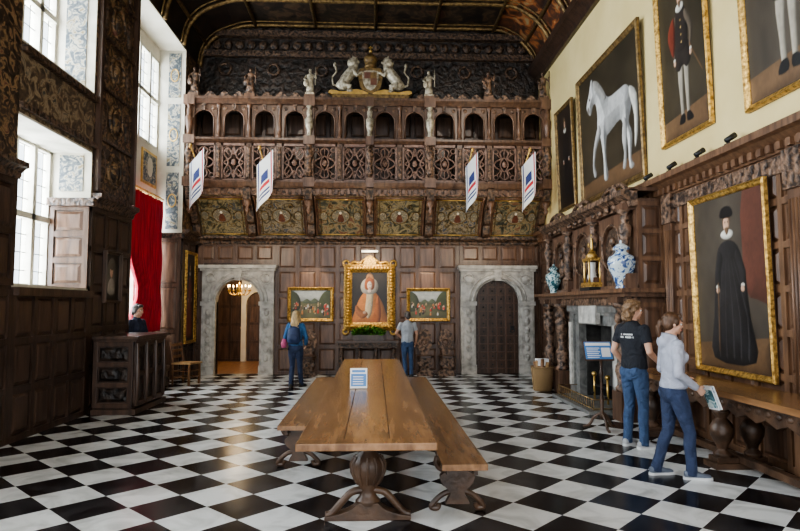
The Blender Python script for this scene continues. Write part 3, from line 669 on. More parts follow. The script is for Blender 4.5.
land=[([(-.1,.62),(1.1,.58),(1.1,1.1),(-.1,1.1)],OSKY),(cr([(-.1,.3),(-.1,.98),(.15,.9),(.25,.6),(.2,.3)],3),OGRN),(cr([(1.1,.3),(1.1,.98),(.85,.95),(.7,.6),(.75,.3)],3),OGRN),(cr([(.3,.55),(.4,.7),(.5,.62),(.6,.72),(.7,.55)],3),(.1,.12,.07))]
random.seed(3)
def dots(n):
    o=[]
    for i in range(n):
        x=random.uniform(.06,.94); y=random.uniform(.1,.5); c=random.choice([OREDB,OWHT,OBRN,OORG,ODK,(.4,.3,.15),OREDB])
        hh=random.uniform(.1,.18)*(1.2-y); o.append((cr([(x-.02,y),(x-.016,y+hh*.7),(x+.016,y+hh*.7),(x+.022,y)],2),c)); o.append((E(x,y+hh*.85,.012,.02,8),OSKIN))
    return o
LG=(.12,.115,.05)
painting('landscape_painting',wallB(-2.13,1.27,14.77),1.12,.84,LG,land+dots(38),.08,GOLD)
painting('landscape_painting',wallB(.78,1.27,14.77),1.07,.82,LG,land+dots(38),.08,GOLD)
queen=[(cr([(.05,-.05),(.1,.25),(.2,.45),(.32,.58),(.42,.62),(.6,.62),(.72,.55),(.85,.4),(.95,.2),(.98,-.05)],4),OORG),
 (cr([(.5,-.05),(.62,.2),(.7,.5),(.76,.5),(.82,.2),(.75,-.05)],3),(.4,.12,.03)),
 (cr([(.37,.2),(.4,.45),(.42,.6),(.5,.64),(.6,.6),(.6,.45),(.56,.2),(.46,.08)],3),(.6,.48,.3)),
 (cr([(.12,.35),(.1,.2),(.28,.08),(.45,.15),(.4,.22),(.26,.25)],3),(.42,.15,.05)),
 (cr([(.3,.6),(.25,.72),(.32,.84),(.5,.9),(.68,.84),(.74,.72),(.68,.6),(.5,.56)],4),(.4,.37,.32)),
 (cr([(.38,.66),(.36,.8),(.42,.9),(.5,.92),(.6,.9),(.64,.8),(.6,.66)],3),OHAIR),(E(.5,.74,.07,.082),(.7,.55,.45)),(E(.5,.63,.06,.04),(.66,.5,.4)),
 (E(.475,.755,.012,.007),ODK),(E(.527,.755,.012,.007),ODK),(E(.5,.695,.02,.007),OREDB),(cr([(.4,.86),(.44,.97),(.56,.97),(.62,.86),(.5,.9)],3),(.4,.18,.06)),(E(.36,.2,.05,.03),OSKIN)]
for k in range(9): queen.append((E(.44+.014*k,.52-.02*abs(k-4)-.1,.008,.008,8),(.7,.66,.6)))
painting('queen_portrait_painting',wallB(-.76,1.05,14.77),1.26,1.62,CARPET,queen,.2,GOLD,True,.1)
painting('oval_portrait_painting',wallL(9.8,1.7,-4.36),.62,.85,OBLK,[(E(.5,.5,.38,.42,28),(.11,.1,.08)),(cr([(.25,.15),(.3,.4),(.5,.48),(.7,.4),(.75,.15)],3),(.35,.32,.28)),(E(.5,.62,.12,.14),OSKIN),(E(.5,.72,.13,.07),GREYO)],.05,DW2)
painting('tall_portrait_painting',wallL(13.93,.78,-4.36),.8,2.15,CARPET,lord(REDO,None,False),.07,GOLD)
b=B('picture_light'); b.M=wallB(-.13,2.95,14.76); b.box(-.2,.2,0,.05,.2,.26,WHITE); b.tube([(-.1,.02,0),(-.1,.03,.2)],.008,GOLDP,6); b.tube([(.1,.02,0),(.1,.03,.2)],.008,GOLDP,6); b.make()
# ------------------------------------------------------------ fireplace
b=B('fireplace'); F=3.75; G=.005
b.box(F,XR-G,11.2,12.6,0,1.78,BW); b.box(F,XR-G,8.4,8.9,0,1.78,BW)
b.box(F,XR-G,8.9,11.2,1.4,1.78,GREYM); b.box(F,XR-G,8.9,9.3,0,1.4,GREYM); b.box(F,XR-G,10.8,11.2,0,1.4,GREYM)
b.box(XR-.06,XR-G,9.3,10.8,0,1.4,FIREB); b.box(F+.08,XR-.06,9.3,9.33,0,1.4,FIREB); b.box(F+.08,XR-.06,10.77,10.8,0,1.4,FIREB)
b.box(F-.5,F+.35,9.1,11.0,0.0,.05,GREYM)
b.M=wallR(11.2,0,F)
b.prism([(0,0),(0,1.75),(2.3,1.75),(2.3,0),(2.08,0),(2.08,1.5),(.22,1.5),(.22,0)],0,.09,GREYM)
b.prism([(.22,0),(.22,1.5),(2.08,1.5),(2.08,0),(1.9,0),(1.9,1.33),(.4,1.33),(.4,0)],0,.05,GREYM)
for x in(.04,2.12): b.box(x,x+.14,.2,1.35,.09,.12,STONE)
b.box(.0,2.3,1.55,1.75,.09,.14,GREYM)
b.box(.75,1.55,1.36,1.72,.09,.17,STONE)
b.torus((1.15,1.62,.15),.06,.02,STONE)
b.M=Matrix.Identity(4)
for y in(12.35,11.55,8.65):
    b.box(3.5,F,y-.17,y+.17,0,.42,BW); b.box(3.53,3.56,y-.12,y+.12,.08,.36,CV)
    b.lathe([(.12,.42),(.13,.47),(.08,.52),(.13,.7),(.12,.78),(.07,.85),(.09,1.1),(.12,1.2),(.13,1.35),(.07,1.42),(.09,1.5),(.07,1.58),(.14,1.64),(.14,1.72)],(3.62,y,0),CVB,16)
    b.sph((3.56,y,1.47),(.07,.07,.09),CVB)
    b.box(3.47,F,y-.17,y+.17,1.7,1.78,BW)
b.M=wallR(12.6,0,F); b.box(.3,1.4,.5,1.7,0,.03,CV)
b.M=Matrix.Identity(4)
b.box(3.5,XR-G,8.3,12.75,1.78,1.84,BW); b.box(3.44,XR-G,8.25,12.85,1.84,1.9,RW); b.box(3.56,F,8.35,12.7,1.66,1.78,CVB)
b.box(F,XR-G,8.4,12.6,1.9,3.2,BW)
b.M=wallR(12.6,1.9,F)
for i,x in enumerate((.15,1.42,2.75,4.02)):
    b.box(x-.13,x+.13,0,.22,0,.16,BW2); b.box(x-.1,x+.1,.05,.17,.16,.18,CVB)
    O=b.M; b.M=O@RX(-pi/2)@T(x,-.1,0) ; 
    b.lathe([(.09,.22),(.1,.26),(.06,.3),(.08,.42),(.05,.5),(.06,.7),(.09,.8),(.1,.9),(.05,.96),(.07,1.02),(.05,1.08),(.11,1.12),(.11,1.16)],(0,0,0),CVB,14); b.M=O
    b.box(x-.13,x+.13,1.14,1.24,0,.18,BW2)
for x0,x1 in((.3,1.27),(1.57,2.6),(2.9,3.87)):
    b.prism(archpoly(x0,x1,1.14,x0+.16,x1-.16,.66,14,.05),0,.06,BW2); b.box(x0+.14,x1-.14,.05,.95,0,.012,CV)
    b.torus(((x0+x1)/2,.66,.06),(x1-x0)/2-.13,.02,CVB); b.sph(((x0+x1)/2,.5,.02),(.14,.2,.05),CVB); b.sph(((x0+x1)/2,.75,.03),(.07,.08,.05),CVB)
    b.box(x0,x1,.0,.06,0,.1,BW2)
    for sx in(x0+.07,x1-.07): b.sph((sx,.85,.06),(.04,.05,.02),CVB); b.sph((sx,.4,.06),(.03,.15,.02),CVB)
b.M=wallR(12.65,3.08,F); cornice(b,4.3,0,[(0,0),(.1,0),(.12,.08),(.2,.14),(.24,.16),(.24,.24),(0,.24)],CVB)
for i in range(14): b.sph((.2+i*.3,.05,.14),(.1,.05,.04),CVB,8,6)
for c in(.7,2.15,3.6):
    for sx in(-1,1): b.tube([(c+sx*q[0],.24+q[1],.06) for q in cr([(0,.1),(.15,.16),(.35,.12),(.5,.02),(.4,.0),(.33,.07)],4,False)],.035,CVB,8,(0,0,1))
    b.sph((c,.34,.06),(.1,.11,.05),CVB)
b.M=wallR(12.65,3.3,F); b.box(0,4.3,0,.05,-.38,.12,BW)
b.M=fr((F,8.4,0),(1,0,0),(0,0,1),(0,-1,0)); panels(b,.395,1.7,1,3,RW,RW2,.06,.02); panels(b,.395,1.25,1,3,RW,RW2,.06,.02,0,1.9)
b.M=Matrix.Identity(4)
for y in(9.75,10.35):
    b.tube([(3.8,y,.05),(3.8,y,.45)],.02,GOLDP,8); b.sph((3.8,y,.48),.045,GOLDP); b.box(3.75,4.0,y-.015,y+.015,.14,.17,BLK)
for k in range(9): b.box(3.82,4.0,9.78+k*.07,9.79+k*.07,.16,.3,BLK)
b.box(3.8,3.83,9.75,10.35,.28,.31,BLK)
for z in(.08,.22): b.tube([(3.72,9.15,z),(3.34,9.15,z),(3.34,10.95,z),(3.72,10.95,z)],.011,GOLDD,8)
for k in range(19): b.tube([(3.34,9.15+k*.1,.05),(3.34,9.15+k*.1,.22)],.006,GOLDD,6)
b.make()
def vase(name,x,y,z,h,mt):
    b=B(name); k=h
    b.lathe([(.13*k,0),(.14*k,.02*k),(.12*k,.06*k),(.17*k,.2*k),(.26*k,.42*k),(.28*k,.54*k),(.25*k,.64*k),(.14*k,.71*k),(.11*k,.75*k),(.12*k,.78*k),(.17*k,.79*k),(.16*k,.84*k),(.09*k,.9*k),(.03*k,.92*k),(.045*k,.95*k),(.04*k,.98*k),(.01*k,1*k)],(x,y,z),mt,24); b.make()
vase('lidded_porcelain_vase',3.62,12.0,1.902,.6,PORC2); vase('lidded_porcelain_vase',3.6,8.6,1.902,.72,PORC)
b=B('gilt_statue_clock'); b.M=T(3.6,9.8,1.902)@Matrix.Scale(1.12,4)
b.box(-.12,.12,-.2,.2,0,.05,BLK); b.box(-.11,.11,-.17,.17,.05,.12,GOLD)
for sx in(-1,1):
    for sy in(-1,1): b.lathe([(.02,.12),(.015,.2),(.02,.3),(.015,.4),(.022,.44)],(sx*.08,sy*.1,0),GOLDP,8)
b.box(-.1,.1,-.13,.13,.44,.48,GOLD); b.lathe([(.1,.48),(.07,.54),(.03,.6)],(0,0,0),GOLD,12); b.lathe([(.05,.12),(.07,.2),(.05,.3),(.06,.42)],(0,0,0),WHC,12)
figurine(b,0,0,.56,.28,GOLDP,-pi/2); b.make()
# ------------------------------------------------------------ long table + benches
b=B('refectory_table')
x0,x1,y0,y1=-.5,.4,3.87,9.95
for i in range(3):
    w=(x1-x0)/3; b.box(x0+i*w+.0015,x0+(i+1)*w-.0015,y0+.14,y1-.14,.735,.78,TBL)
b.box(x0,x1,y0,y0+.138,.733,.782,TBL); b.box(x0,x1,y1-.138,y1,.733,.782,TBL)
b.box(x0+.12,x0+.16,y0+.5,y1-.5,.65,.735,TBD); b.box(x1-.16,x1-.12,y0+.5,y1-.5,.65,.735,TBD)
for y in(4.8,7.0,9.2):
    b.box(-.4,.3,y-.05,y+.05,.66,.735,TBD)
    b.lathe([(.08,.1),(.1,.14),(.065,.18),(.055,.22),(.1,.29),(.13,.36),(.135,.42),(.1,.48),(.055,.52),(.05,.55),(.09,.6),(.12,.63),(.14,.67)],(-.05,y,0),TBD,20,(1,.75))
    for k in range(12):
        a=k*pi/6; b.tube([(-.05+q*math.cos(a),y+q*.75*math.sin(a),z) for q,z in((.09,.27),(.13,.36),(.135,.42),(.105,.48))],.013,TBD,6)
    b.M=fr((-.05,y,0),(1,0,0),(0,0,1),(0,-1,0))
    for sx in(-1,1):
        b.tube([(sx*q[0],q[1],0) for q in cr([(.04,.56),(.14,.58),(.22,.64),(.27,.66)],4,False)],.024,TBD,8,(0,0,1))
        b.tube([(sx*q[0],q[1],0) for q in cr([(.04,.22),(.13,.2),(.21,.12),(.28,.045),(.33,.03)],4,False)],[.03]*17,TBD,8,(0,0,1))
    b.prism(mirror([(.33,0),(.33,.03),(.25,.045),(.14,.08),(.08,.13)]),-.06,.06,TBD)
    b.M=Matrix.Identity(4)
b.box(-.085,-.015,4.8,9.2,.15,.22,TBD)
b.make(bevel=.006)
def bench(x0,x1,y0,y1,ys):
    b=B('oak_bench'); cx=(x0+x1)/2
    b.box(x0,x1,y0,y1,.435,.48,TBL); b.box(x0+.05,x0+.08,y0+.15,y1-.15,.36,.435,TBD); b.box(x1-.08,x1-.05,y0+.15,y1-.15,.36,.435,TBD)
    for y in ys:
        b.M=fr((cx,y,0),(1,0,0),(0,0,1),(0,-1,0))
        b.prism(mirror([(.1,.06),(.08,.1),(.06,.15),(.12,.22),(.14,.28),(.08,.33),(.09,.38),(.14,.43)]),-.03,.03,TBD)
        for sx in(-1,1):
            b.torus((sx*.08,.25,0),.045,.018,TBD,12,6)
            b.tube([(sx*q[0],q[1],0) for q in cr([(.04,.16),(.12,.13),(.19,.07),(.21,.03),(.16,.025),(.15,.06)],4,False)],.023,TBD,8,(0,0,1))
            b.tube([(sx*q[0],q[1],0) for q in cr([(.05,.34),(.13,.33),(.17,.38),(.16,.43)],4,False)],.022,TBD,8,(0,0,1))
        b.M=Matrix.Identity(4)
    b.box(cx-.02,cx+.02,ys[0],ys[-1],.14,.2,TBD); b.make(bevel=.005)
bench(.5,.84,4.5,10.0,(4.95,7.2,9.6)); bench(-.95,-.62,6.0,10.0,(6.35,8.2,9.7))
b=B('information_sign'); b.M=T(-.17,6.4,.786)@RX(-.2); b.box(-.09,.09,-.004,.004,0,.21,WHITE); b.box(-.08,.08,-.006,-.004,.02,.15,BLUE); b.box(-.07,.07,-.006,-.004,.165,.19,BLUE)
for k in range(4): b.box(-.06,.05,-.007,-.006,.04+k*.025,.048+k*.025,WHITE)
b.M=T(-.17,6.4,.784); b.box(-.09,.09,.0,.1,0,.004,WHITE); b.make()
# ------------------------------------------------------------ side table right
b=B('carved_side_table'); x0,x1,y0,y1=3.42,4.04,4.2,8.1
b.box(x0,x1,y0,y1,.75,.81,TBL)
b.M=fr((x0+.06,y1-.08,0),(0,-1,0),(0,0,1),(-1,0,0)); L=y1-y0-.16
pts=[(0,.75),(L,.75)]; n=26
for i in range(n,-1,-1):
    x=i*L/n; pts.append((x,.58+(.05 if i%2 else 0)))
b.prism(pts,-.03,.0,TBD)
for i in range(26): b.sph((.07+i*.142,.69,.0),(.05,.03,.015),TBD,8,6)
b.M=Matrix.Identity(4); b.box(x0+.1,x1-.05,y0+.1,y0+.13,.6,.75,TBD); b.box(x0+.1,x1-.05,y1-.13,y1-.1,.6,.75,TBD)
for y in(4.6,6.15,7.7):
    for x in(3.58,3.9):
        b.lathe([(.08,.1),(.09,.14),(.05,.18),(.06,.22),(.11,.32),(.12,.4),(.08,.47),(.05,.5),(.09,.56),(.08,.6),(.08,.75)],(x,y,0),TBD,14)
    b.box(3.44,4.02,y-.12,y+.12,0,.06,TBD); b.box(3.48,4.0,y-.09,y+.09,.06,.11,TBD)
b.box(3.7,3.78,4.6,7.7,.06,.13,TBD); b.make(bevel=.004)
# ------------------------------------------------------------ desk
b=B('carved_desk'); x0,x1,y0,y1=-4.3,-3.7,9.45,10.7
b.box(x0,x1,y0,y1,.06,1.1,DW); b.box(x0-.0,x1+.06,y0-.06,y1+.06,0,.08,DW2); b.box(x0,x1+.05,y0-.05,y1+.05,1.1,1.14,DW2); b.box(x0,x1+.09,y0-.09,y1+.09,1.14,1.19,DW2)
b.M=fr((x0,y0,.1),(1,0,0),(0,0,1),(0,-1,0)); panels(b,.6,1.0,1,3,DW2,CVD,.07,.03)
b.M=fr((x1,y0,.1),(0,1,0),(0,0,1),(1,0,0)); panels(b,1.25,1.0,3,2,DW2,CVD,.07,.03)
for i in range(4): b.tube([(.035+i*.393,.02,.04),(.035+i*.393,.5,.05),(.035+i*.393,.98,.04)],[.025,.04,.025],DW2,8)
b.make(bevel=.005)
# ------------------------------------------------------------ chairs
b=B('wooden_chair'); b.M=T(-3.98,13.0,0)@RZ(-pi/2-.25)
for sx in(-.2,.2):
    b.box(sx-.02,sx+.02,.16,.2,0,.44,CHW); b.tube([(sx,-.2,0),(sx,-.2,.45),(sx*.98,-.27,.88)],.02,CHW,8)
b.box(-.23,.23,-.22,.23,.43,.465,RUSH)
for z in(.55,.68,.8): b.box(-.19,.19,-.255,-.235,z,z+.06,CHW)
for z in(.15,.28): b.box(-.2,.2,.17,.19,z,z+.02,CHW); b.box(-.2,.2,-.21,-.19,z,z+.02,CHW); b.box(-.21,-.19,-.2,.18,z,z+.02,CHW); b.box(.19,.21,-.2,.18,z,z+.02,CHW)
b.make()
def sgab(x,y,a=0):
    b=B('carved_hall_chair'); b.M=T(x,y,0)@RZ(a)
    O=b.M
    for yy in(-.18,.1):
        b.M=O@fr((0,yy,0),(1,0,0),(0,0,1),(0,-1,0)); b.prism(mirror([(.2,0),(.21,.06),(.12,.12),(.09,.18),(.17,.27),(.14,.34),(.1,.38),(.14,.43)]),-.02,.02,CVB)
        b.sph((0,.25,.02),(.06,.08,.03),CVB)
    b.M=O; b.prism([(-.2,-.12),(-.2,.1),(-.12,.2),(.12,.2),(.2,.1),(.2,-.12),(.12,-.24),(-.12,-.24)],.43,.47,DW2)
    b.M=O@fr((0,.17,.47),(1,0,0),(0,.12,1),(0,-1,.12)); b.prism(mirror([(.08,0),(.1,.08),(.17,.2),(.19,.35),(.14,.42),(.16,.5),(.1,.58),(0.02,.62)]),-.02,.02,CVB)
    b.torus((0,.3,.02),.09,.02,BW2); b.sph((0,.3,.02),(.05,.06,.02),BW2); b.make()
sgab(-1.58,14.4); sgab(1.2,14.42); sgab(1.72,14.4)
b=B('carved_console_table'); b.M=T(-.17,14.5,0)
b.box(-.74,.74,-.24,.22,.78,.83,DW2); b.box(-.7,.7,-.2,.2,.66,.78,CV)
for x in(-.62,-.2,.2,.62):
    b.lathe([(.05,.1),(.06,.14),(.03,.18),(.07,.3),(.075,.4),(.03,.48),(.05,.55),(.05,.66)],(x,-.14,0),CV,12); b.box(x-.04,x+.04,.1,.18,.1,.66,DW)
b.box(-.7,.7,-.2,.2,.04,.12,DW)
for x in(-.62,.62):b.box(x-.06,x+.06,-.21,.2,0,.05,DW)
b.make()
b=B('potted_plants'); b.M=T(-.15,14.42,.832); random.seed(5)
b.box(-.36,.36,-.09,.09,0,.13,DW2)
for i in range(420):
    x=random.uniform(-.38,.38); h=.12+random.random()*.24*(1-.5*abs(x)/.38); y=random.uniform(-.12,.1); a=random.uniform(0,2*pi); l=.05+random.random()*.04
    dx,dy=math.cos(a)*l,math.sin(a)*l
    b.add([(x,y,h),(x+dx*.5-dy*.35,y+dy*.5+dx*.35,h+.02),(x+dx,y+dy,h-.01+random.uniform(-.02,.02)),(x+dx*.5+dy*.35,y+dy*.5-dx*.35,h+.02)],[(0,1,2,3)],LEAF,True)
for i in range(30): x=random.uniform(-.34,.34); b.tube([(x,0,.1),(x+random.uniform(-.04,.04),random.uniform(-.06,.06),.3)],.004,LEAF,5)
b.make(recalc=False)
b=B('wicker_log_basket'); b.M=T(3.28,11.75,0)@RZ(.1)
b.lathe([(.16,0),(.18,.02),(.2,.25),(.215,.46),(.2,.46),(.17,.05)],(0,0,0),WICK,20); 
b.torus((0,0,.46),.208,.018,WICK,24,6)
for i in range(8):
    a=i*.8; b.tube([(.08*math.cos(a),.08*math.sin(a),.1),(.14*math.cos(a+.4),.14*math.sin(a+.4),.56+.03*(i%3))],.035,CHW if i%2 else RUSH,8)
b.box(-.12,.1,-.1,.06,.49,.62,WHITE); b.make()
b=B('small_wooden_chest'); b.M=T(-4.3,12.3,0); b.box(-.3,.1,-.25,.25,.05,.4,DW2); b.box(-.32,.12,-.27,.27,.4,.45,BW)
for x in(-.27,.07):
    for y in(-.22,.22): b.box(x-.03,x+.03,y-.03,y+.03,0,.05,DW2)
b.M=fr((-4.2,12.05,.06),(0,1,0),(0,0,1),(1,0,0)); panels(b,.5,.33,2,1,DW,DW2,.05,.02); b.make()
b=B('information_lectern'); b.M=T(3.05,8.05,0)
b.lathe([(.03,.14),(.035,.2),(.02,.25),(.03,.4),(.015,.5),(.02,.7),(.03,.75),(.015,.8),(.02,.92)],(0,0,0),TBD,12)
for k in range(3):
    a=k*2*pi/3-pi/2; b.tube(cr([(0,0,.22),(.1*math.cos(a),.1*math.sin(a),.16),(.17*math.cos(a),.17*math.sin(a),.05),(.25*math.cos(a),.25*math.sin(a),.018)],4,False),[.02]*13,TBD,8)
b.M=T(3.03,8.05,.93)@RZ(.0)@RX(-.4); b.box(-.2,.2,-.012,.0,-.02,.26,TBD); b.box(-.185,.185,-.016,-.012,0,.245,BLUE); b.box(-.17,.17,-.018,-.016,.19,.23,WHITE)
for k in range(6): b.box(-.16,.02 if k%2 else .0,-.018,-.016,.02+k*.026,.03+k*.026,WHITE)
b.box(.04,.16,-.018,-.016,.03,.16,WHITE); b.make()
# ------------------------------------------------------------ people
SKIN=mat('skin',(.55,.31,.21),(.6,.36,.26),rough=.5,scale=10)
LIP=mat('lips',(.5,.16,.14),rough=.45); EYW=mat('eye_white',(.8,.8,.78),rough=.2); IRIS=mat('iris',(.04,.03,.02),rough=.2)
def cloth(n,c,k=.75): return mat(n,tuple(x*k for x in c),c,rough=.85,scale=9,bump=.8,bscale=7,dist=1.2,bdist=.06)
def hairm(n,c): return mat(n,tuple(x*.45 for x in c),c,rough=.5,scale=14,stretch=(4,4,.7),bump=.6,bscale=14,bdist=.01)
def hand(t,w,d,nrm,side,curl):
    d=V(d).normalized(); nn=V(nrm); nn=(nn-d*nn.dot(d)).normalized(); s=d.cross(nn).normalized()*side
    w=V(w)
    t.tube([w-d*.03,w+d*.01,w+d*.045,w+d*.085],[(.022,.02),(.028,.018),(.038,.015),(.036,.012)],SKIN,12,tuple(nn))
    for i,(o,l) in enumerate(((.029,.07),(.0105,.079),(-.009,.073),(-.027,.058))):
        p=w+d*(.078-.004*abs(i-1))+s*o; pts=[p]; a=0; ax=s
        for k,fr_ in enumerate((.45,.32,.25)):
            a+=curl*(.7 if k==0 else 1); dd=(d*math.cos(a)+nn*math.sin(a)); p=p+dd*l*fr_; pts.append(p)
        t.tube(pts,[.0092,.0088,.008,.0065],SKIN,8,tuple(nn)); t.sph(pts[-1],.0066,SKIN,8,6)
    p=w+d*.02+s*.024; q=p+(d*.55+s*.75+nn*.25).normalized()*.038; r=q+(d*.9+s*.2+nn*.35).normalized()*.032
    t.tube([p,q,r],[.015,.011,.008],SKIN,8,tuple(nn)); t.sph(r,.008,SKIN,8,6)
def person(name,loc,ang,H,legs,arms,top,bottom,shoe,sole,hair,hstyle,sleeve='short',female=False,headrot=(0,0),hem=.92,extras=None,handd=None,curl=.35,zoff=0):
    S=H/1.74; W=T(loc[0],loc[1],zoff)@RZ(ang)@Matrix.Scale(S,4); b=B(name); b.M=W
    sw=.155 if female else .18
    t=B('t'); hw=.172 if female else .165
    t.tube([(0,0,1.03),(0,0,.97),(0,-.005,.9),(0,0,.84),(0,0,.79)],[(.142,.1),(.158,.112),(hw,.122),(hw-.005,.115),(.12,.09)],bottom,20)
    for sx in(-1,1): t.sph((sx*.075,-.055,.89),(.085,.075,.09),bottom)
    for sx,(kn,an,ta) in zip((-1,1),legs):
        h=V((sx*.088,0,.88)); k=V(kn); a=V(an); c=k.lerp(a,.3)+V((0,-.012,0)); 
        t.tube([h,h.lerp(k,.35),h.lerp(k,.75),k],[(.092,.1),(.086,.09),(.068,.07),(.06,.063)],bottom,16)
        t.tube([k,c,k.lerp(a,.7),a,a+V((0,-.005,-.05))],[(.06,.063),(.06,.064),(.054,.056),(.053,.06),(.056,.068)],bottom,16)
        t.sph(k,(.062,.064,.07),bottom)
    vs,fs=fuse(t,.012,4); b.add(vs,fs,bottom,True)
    t=B('t')
    rings=[(hem,.176,.128,0),(.98,.17,.124,0),(1.1,.15 if female else .16,.108,0),(1.22,.162 if female else .175,.113,0),(1.33,.172 if female else .19,.115,-.008),(1.4,.165 if female else .185,.1,-.014),(1.45,.12,.08,-.014),(1.49,.068,.06,-.008),(1.505,.058,.054,-.005)]
    t.tube([(0,r[3],r[0]) for r in rings],[(r[1],r[2]) for r in rings],top,22)
    if female:
        for sx in(-1,1): t.sph((sx*.075,.085,1.27),(.07,.05,.065),top)
    sk=B('t2')
    for sx,(el,wr) in zip((-1,1),arms):
        sh=V((sx*sw,-.012,1.405)); e=V(el); w=V(wr)
        t.sph(sh,(.062,.06,.06),top)
        if sleeve=='short':
            t.tube([sh,sh.lerp(e,.35),sh.lerp(e,.62)],[.062,.06,.06],top,14)
            sk.tube([sh.lerp(e,.3),sh.lerp(e,.6),e],[.047,.044,.038],SKIN,12); sk.tube([e,e.lerp(w,.3),e.lerp(w,.75),w],[.038,.04,.03,(.028,.022)],SKIN,12)
            sk.sph(e,.039,SKIN)
        else:
            t.tube([sh,sh.lerp(e,.5),e],[.062,.056,.05],top,14); t.tube([e,e.lerp(w,.35),e.lerp(w,.8),e.lerp(w,.95)],[.05,.05,.042,.04],top,14); t.sph(e,.051,top)
            sk.tube([e.lerp(w,.7),w],[.03,(.028,.022)],SKIN,12)
    if sleeve=='hood':
        t.sph((0,-.1,1.43),(.11,.055,.075),top); t.tube([(-.09,.0,1.47),(-.06,-.09,1.5),(.06,-.09,1.5),(.09,0,1.47)],.035,top)
        t.tube([(0,0,hem+.0),(0,0,hem+.05)],[(.18,.132),(.182,.134)],top,22)
    vs,fs=fuse(t,.012,4); b.add(vs,fs,top,True); tree=BVHTree.FromPolygons([tuple(v) for v in vs],fs)
    sk.tube([(0,-.012,1.45),(0,0,1.52),(0,.008,1.58)],[.056,.05,.052],SKIN,14)
    vs,fs=fuse(sk,.008,3); b.add(vs,fs,SKIN,True)
    for i,(sx,(el,wr)) in enumerate(zip((-1,1),arms)):
        t=B('t'); e=V(el); w=V(wr); d=(w-e); 
        if handd and handd[i]: d=V(handd[i])
        hand(t,w,d,(-sx,.0,0) if abs(d.normalized().x)<.7 else (0,0,-1),(1 if sx>0 else -1)*(1),curl)
        vs,fs=fuse(t,.0042,2,.4); b.add(vs,fs,SKIN,True)
    for sx,(kn,an,ta) in zip((-1,1),legs):
        a=V(an); O=b.M; b.M=W@T(a.x,a.y,max(0,a.z-.085))@RZ(ta)
        t=B('t'); t.tube([(0,-.075,.05),(0,-.03,.055),(0,.04,.05),(0,.11,.035),(0,.17,.03),(0,.195,.028)],[(.03,.035),(.04,.045),(.042,.04),(.048,.03),(.042,.024),(.02,.014)],shoe,14,(0,0,1)); t.tube([(0,-.02,.05),(0,-.01,.085)],.036,shoe,12)
        vs,fs=fuse(t,.009,3); b.add(vs,fs,shoe,True)
        pl=cr([(.0,-.09),(.036,-.06),(.036,.03),(.05,.12),(.035,.19),(0,.212),(-.035,.19),(-.048,.12),(-.036,.03),(-.036,-.06)],3); b.prism(pl,0,.026,sole); b.M=O
    O=b.M; b.M=W@T(0,.01,1.625)@RZ(headrot[0])@RX(headrot[1])
    t=B('t'); t.sph((0,-.01,.025),(.074,.094,.088),SKIN,20,14); t.sph((0,.03,-.04),(.058,.062,.072),SKIN,18,12); t.sph((0,.068,-.088),(.026,.022,.02),SKIN)
    for sx in(-1,1): t.sph((sx*.036,.06,-.03),(.026,.028,.026),SKIN); t.sph((sx*.076,-.005,-.012),(.009,.018,.03),SKIN); t.sph((sx*.03,.082,.022),(.024,.012,.008),SKIN)
    t.tube([(0,.085,.01),(0,.105,-.02),(0,.108,-.03)],[.009,.012,.014],SKIN,10); t.sph((0,.083,-.062),(.024,.014,.012),SKIN)
    t.tube([(0,-.02,-.12),(0,-.015,-.05)],.052,SKIN,12)
    vs,fs=fuse(t,.006,3); b.add(vs,fs,SKIN,True)
    for sx in(-1,1):
        b.sph((sx*.029,.08,.002),(.0135,.0115,.009),EYW,12,8); b.sph((sx*.029,.0895,.002),(.0055,.003,.0055),IRIS,10,6)
        b.tube([(sx*.014,.094,.02),(sx*.03,.093,.026),(sx*.046,.083,.021)],[.003,.0035,.002],hair,6)
    b.sph((0,.0945,-.056),(.021,.006,.0045),LIP,10,6); b.sph((0,.0935,-.064),(.018,.006,.005),LIP,10,6)
    t=B('t'); random.seed(len(name)+int(H*100))
    t.sph((0,-.022,.04),(.087,.095,.088),hair,20,14); t.sph((0,-.05,-.01),(.08,.065,.08),hair)
    if hstyle=='curly':
        for i in range(90):
            a=random.uniform(0,2*pi); e=random.uniform(-.5,1.3); d=V((math.cos(a)*math.cos(e),math.sin(a)*math.cos(e),math.sin(e)))
            p=V((d.x*.092,-.028+d.y*.092,.025+d.z*.095))
            if p.y>.03 and p.z<.05: continue
            t.sph(p,random.uniform(.016,.028),hair,8,6)
        for i in range(24): t.sph((random.uniform(-.08,.08),random.uniform(-.11,-.05),random.uniform(-.12,-.02)),.026,hair,8,6)
    elif hstyle=='long':
        t.tube([(0,-.05,.05),(0,-.085,-.05),(0,-.105,-.17),(0,-.11,-.28),(0,-.115,-.36)],[(.08,.07),(.092,.055),(.1,.045),(.085,.035),(.03,.015)],hair,14)
        for sx in(-1,1): t.tube([(sx*.06,.0,.07),(sx*.085,.01,-.02),(sx*.09,-.02,-.14),(sx*.08,-.05,-.25)],[.03,.026,.028,.018],hair,10)
        for k in range(9): x=-.08+k*.02; t.tube([(x,-.09,-.05),(x*1.1,-.135,-.2),(x,-.13,-.34-.03*(k%2))],[.012,.013,.008],hair,6)
    elif hstyle=='tied':
        t.sph((0,-.125,.0),(.035,.035,.04),hair); t.tube([(0,-.12,.0),(0,-.15,-.05),(0,-.14,-.12),(0,-.12,-.18)],[.025,.03,.026,.01],hair,10)
        for sx in(-1,1): t.sph((sx*.07,.01,.02),(.022,.035,.045),hair)
    else:
        for sx in(-1,1): t.sph((sx*.072,-.01,.0),(.018,.035,.05),hair)
        t.sph((0,-.07,-.05),(.07,.045,.06),hair)
    t.tube([(-.06,.045,.085),(0,.068,.095),(.06,.045,.085)],[.024,.028,.024],hair,10)
    vs,fs=fuse(t,.008,2); b.add(vs,fs,hair,True)
    b.M=O
    if extras: extras(b,tree)
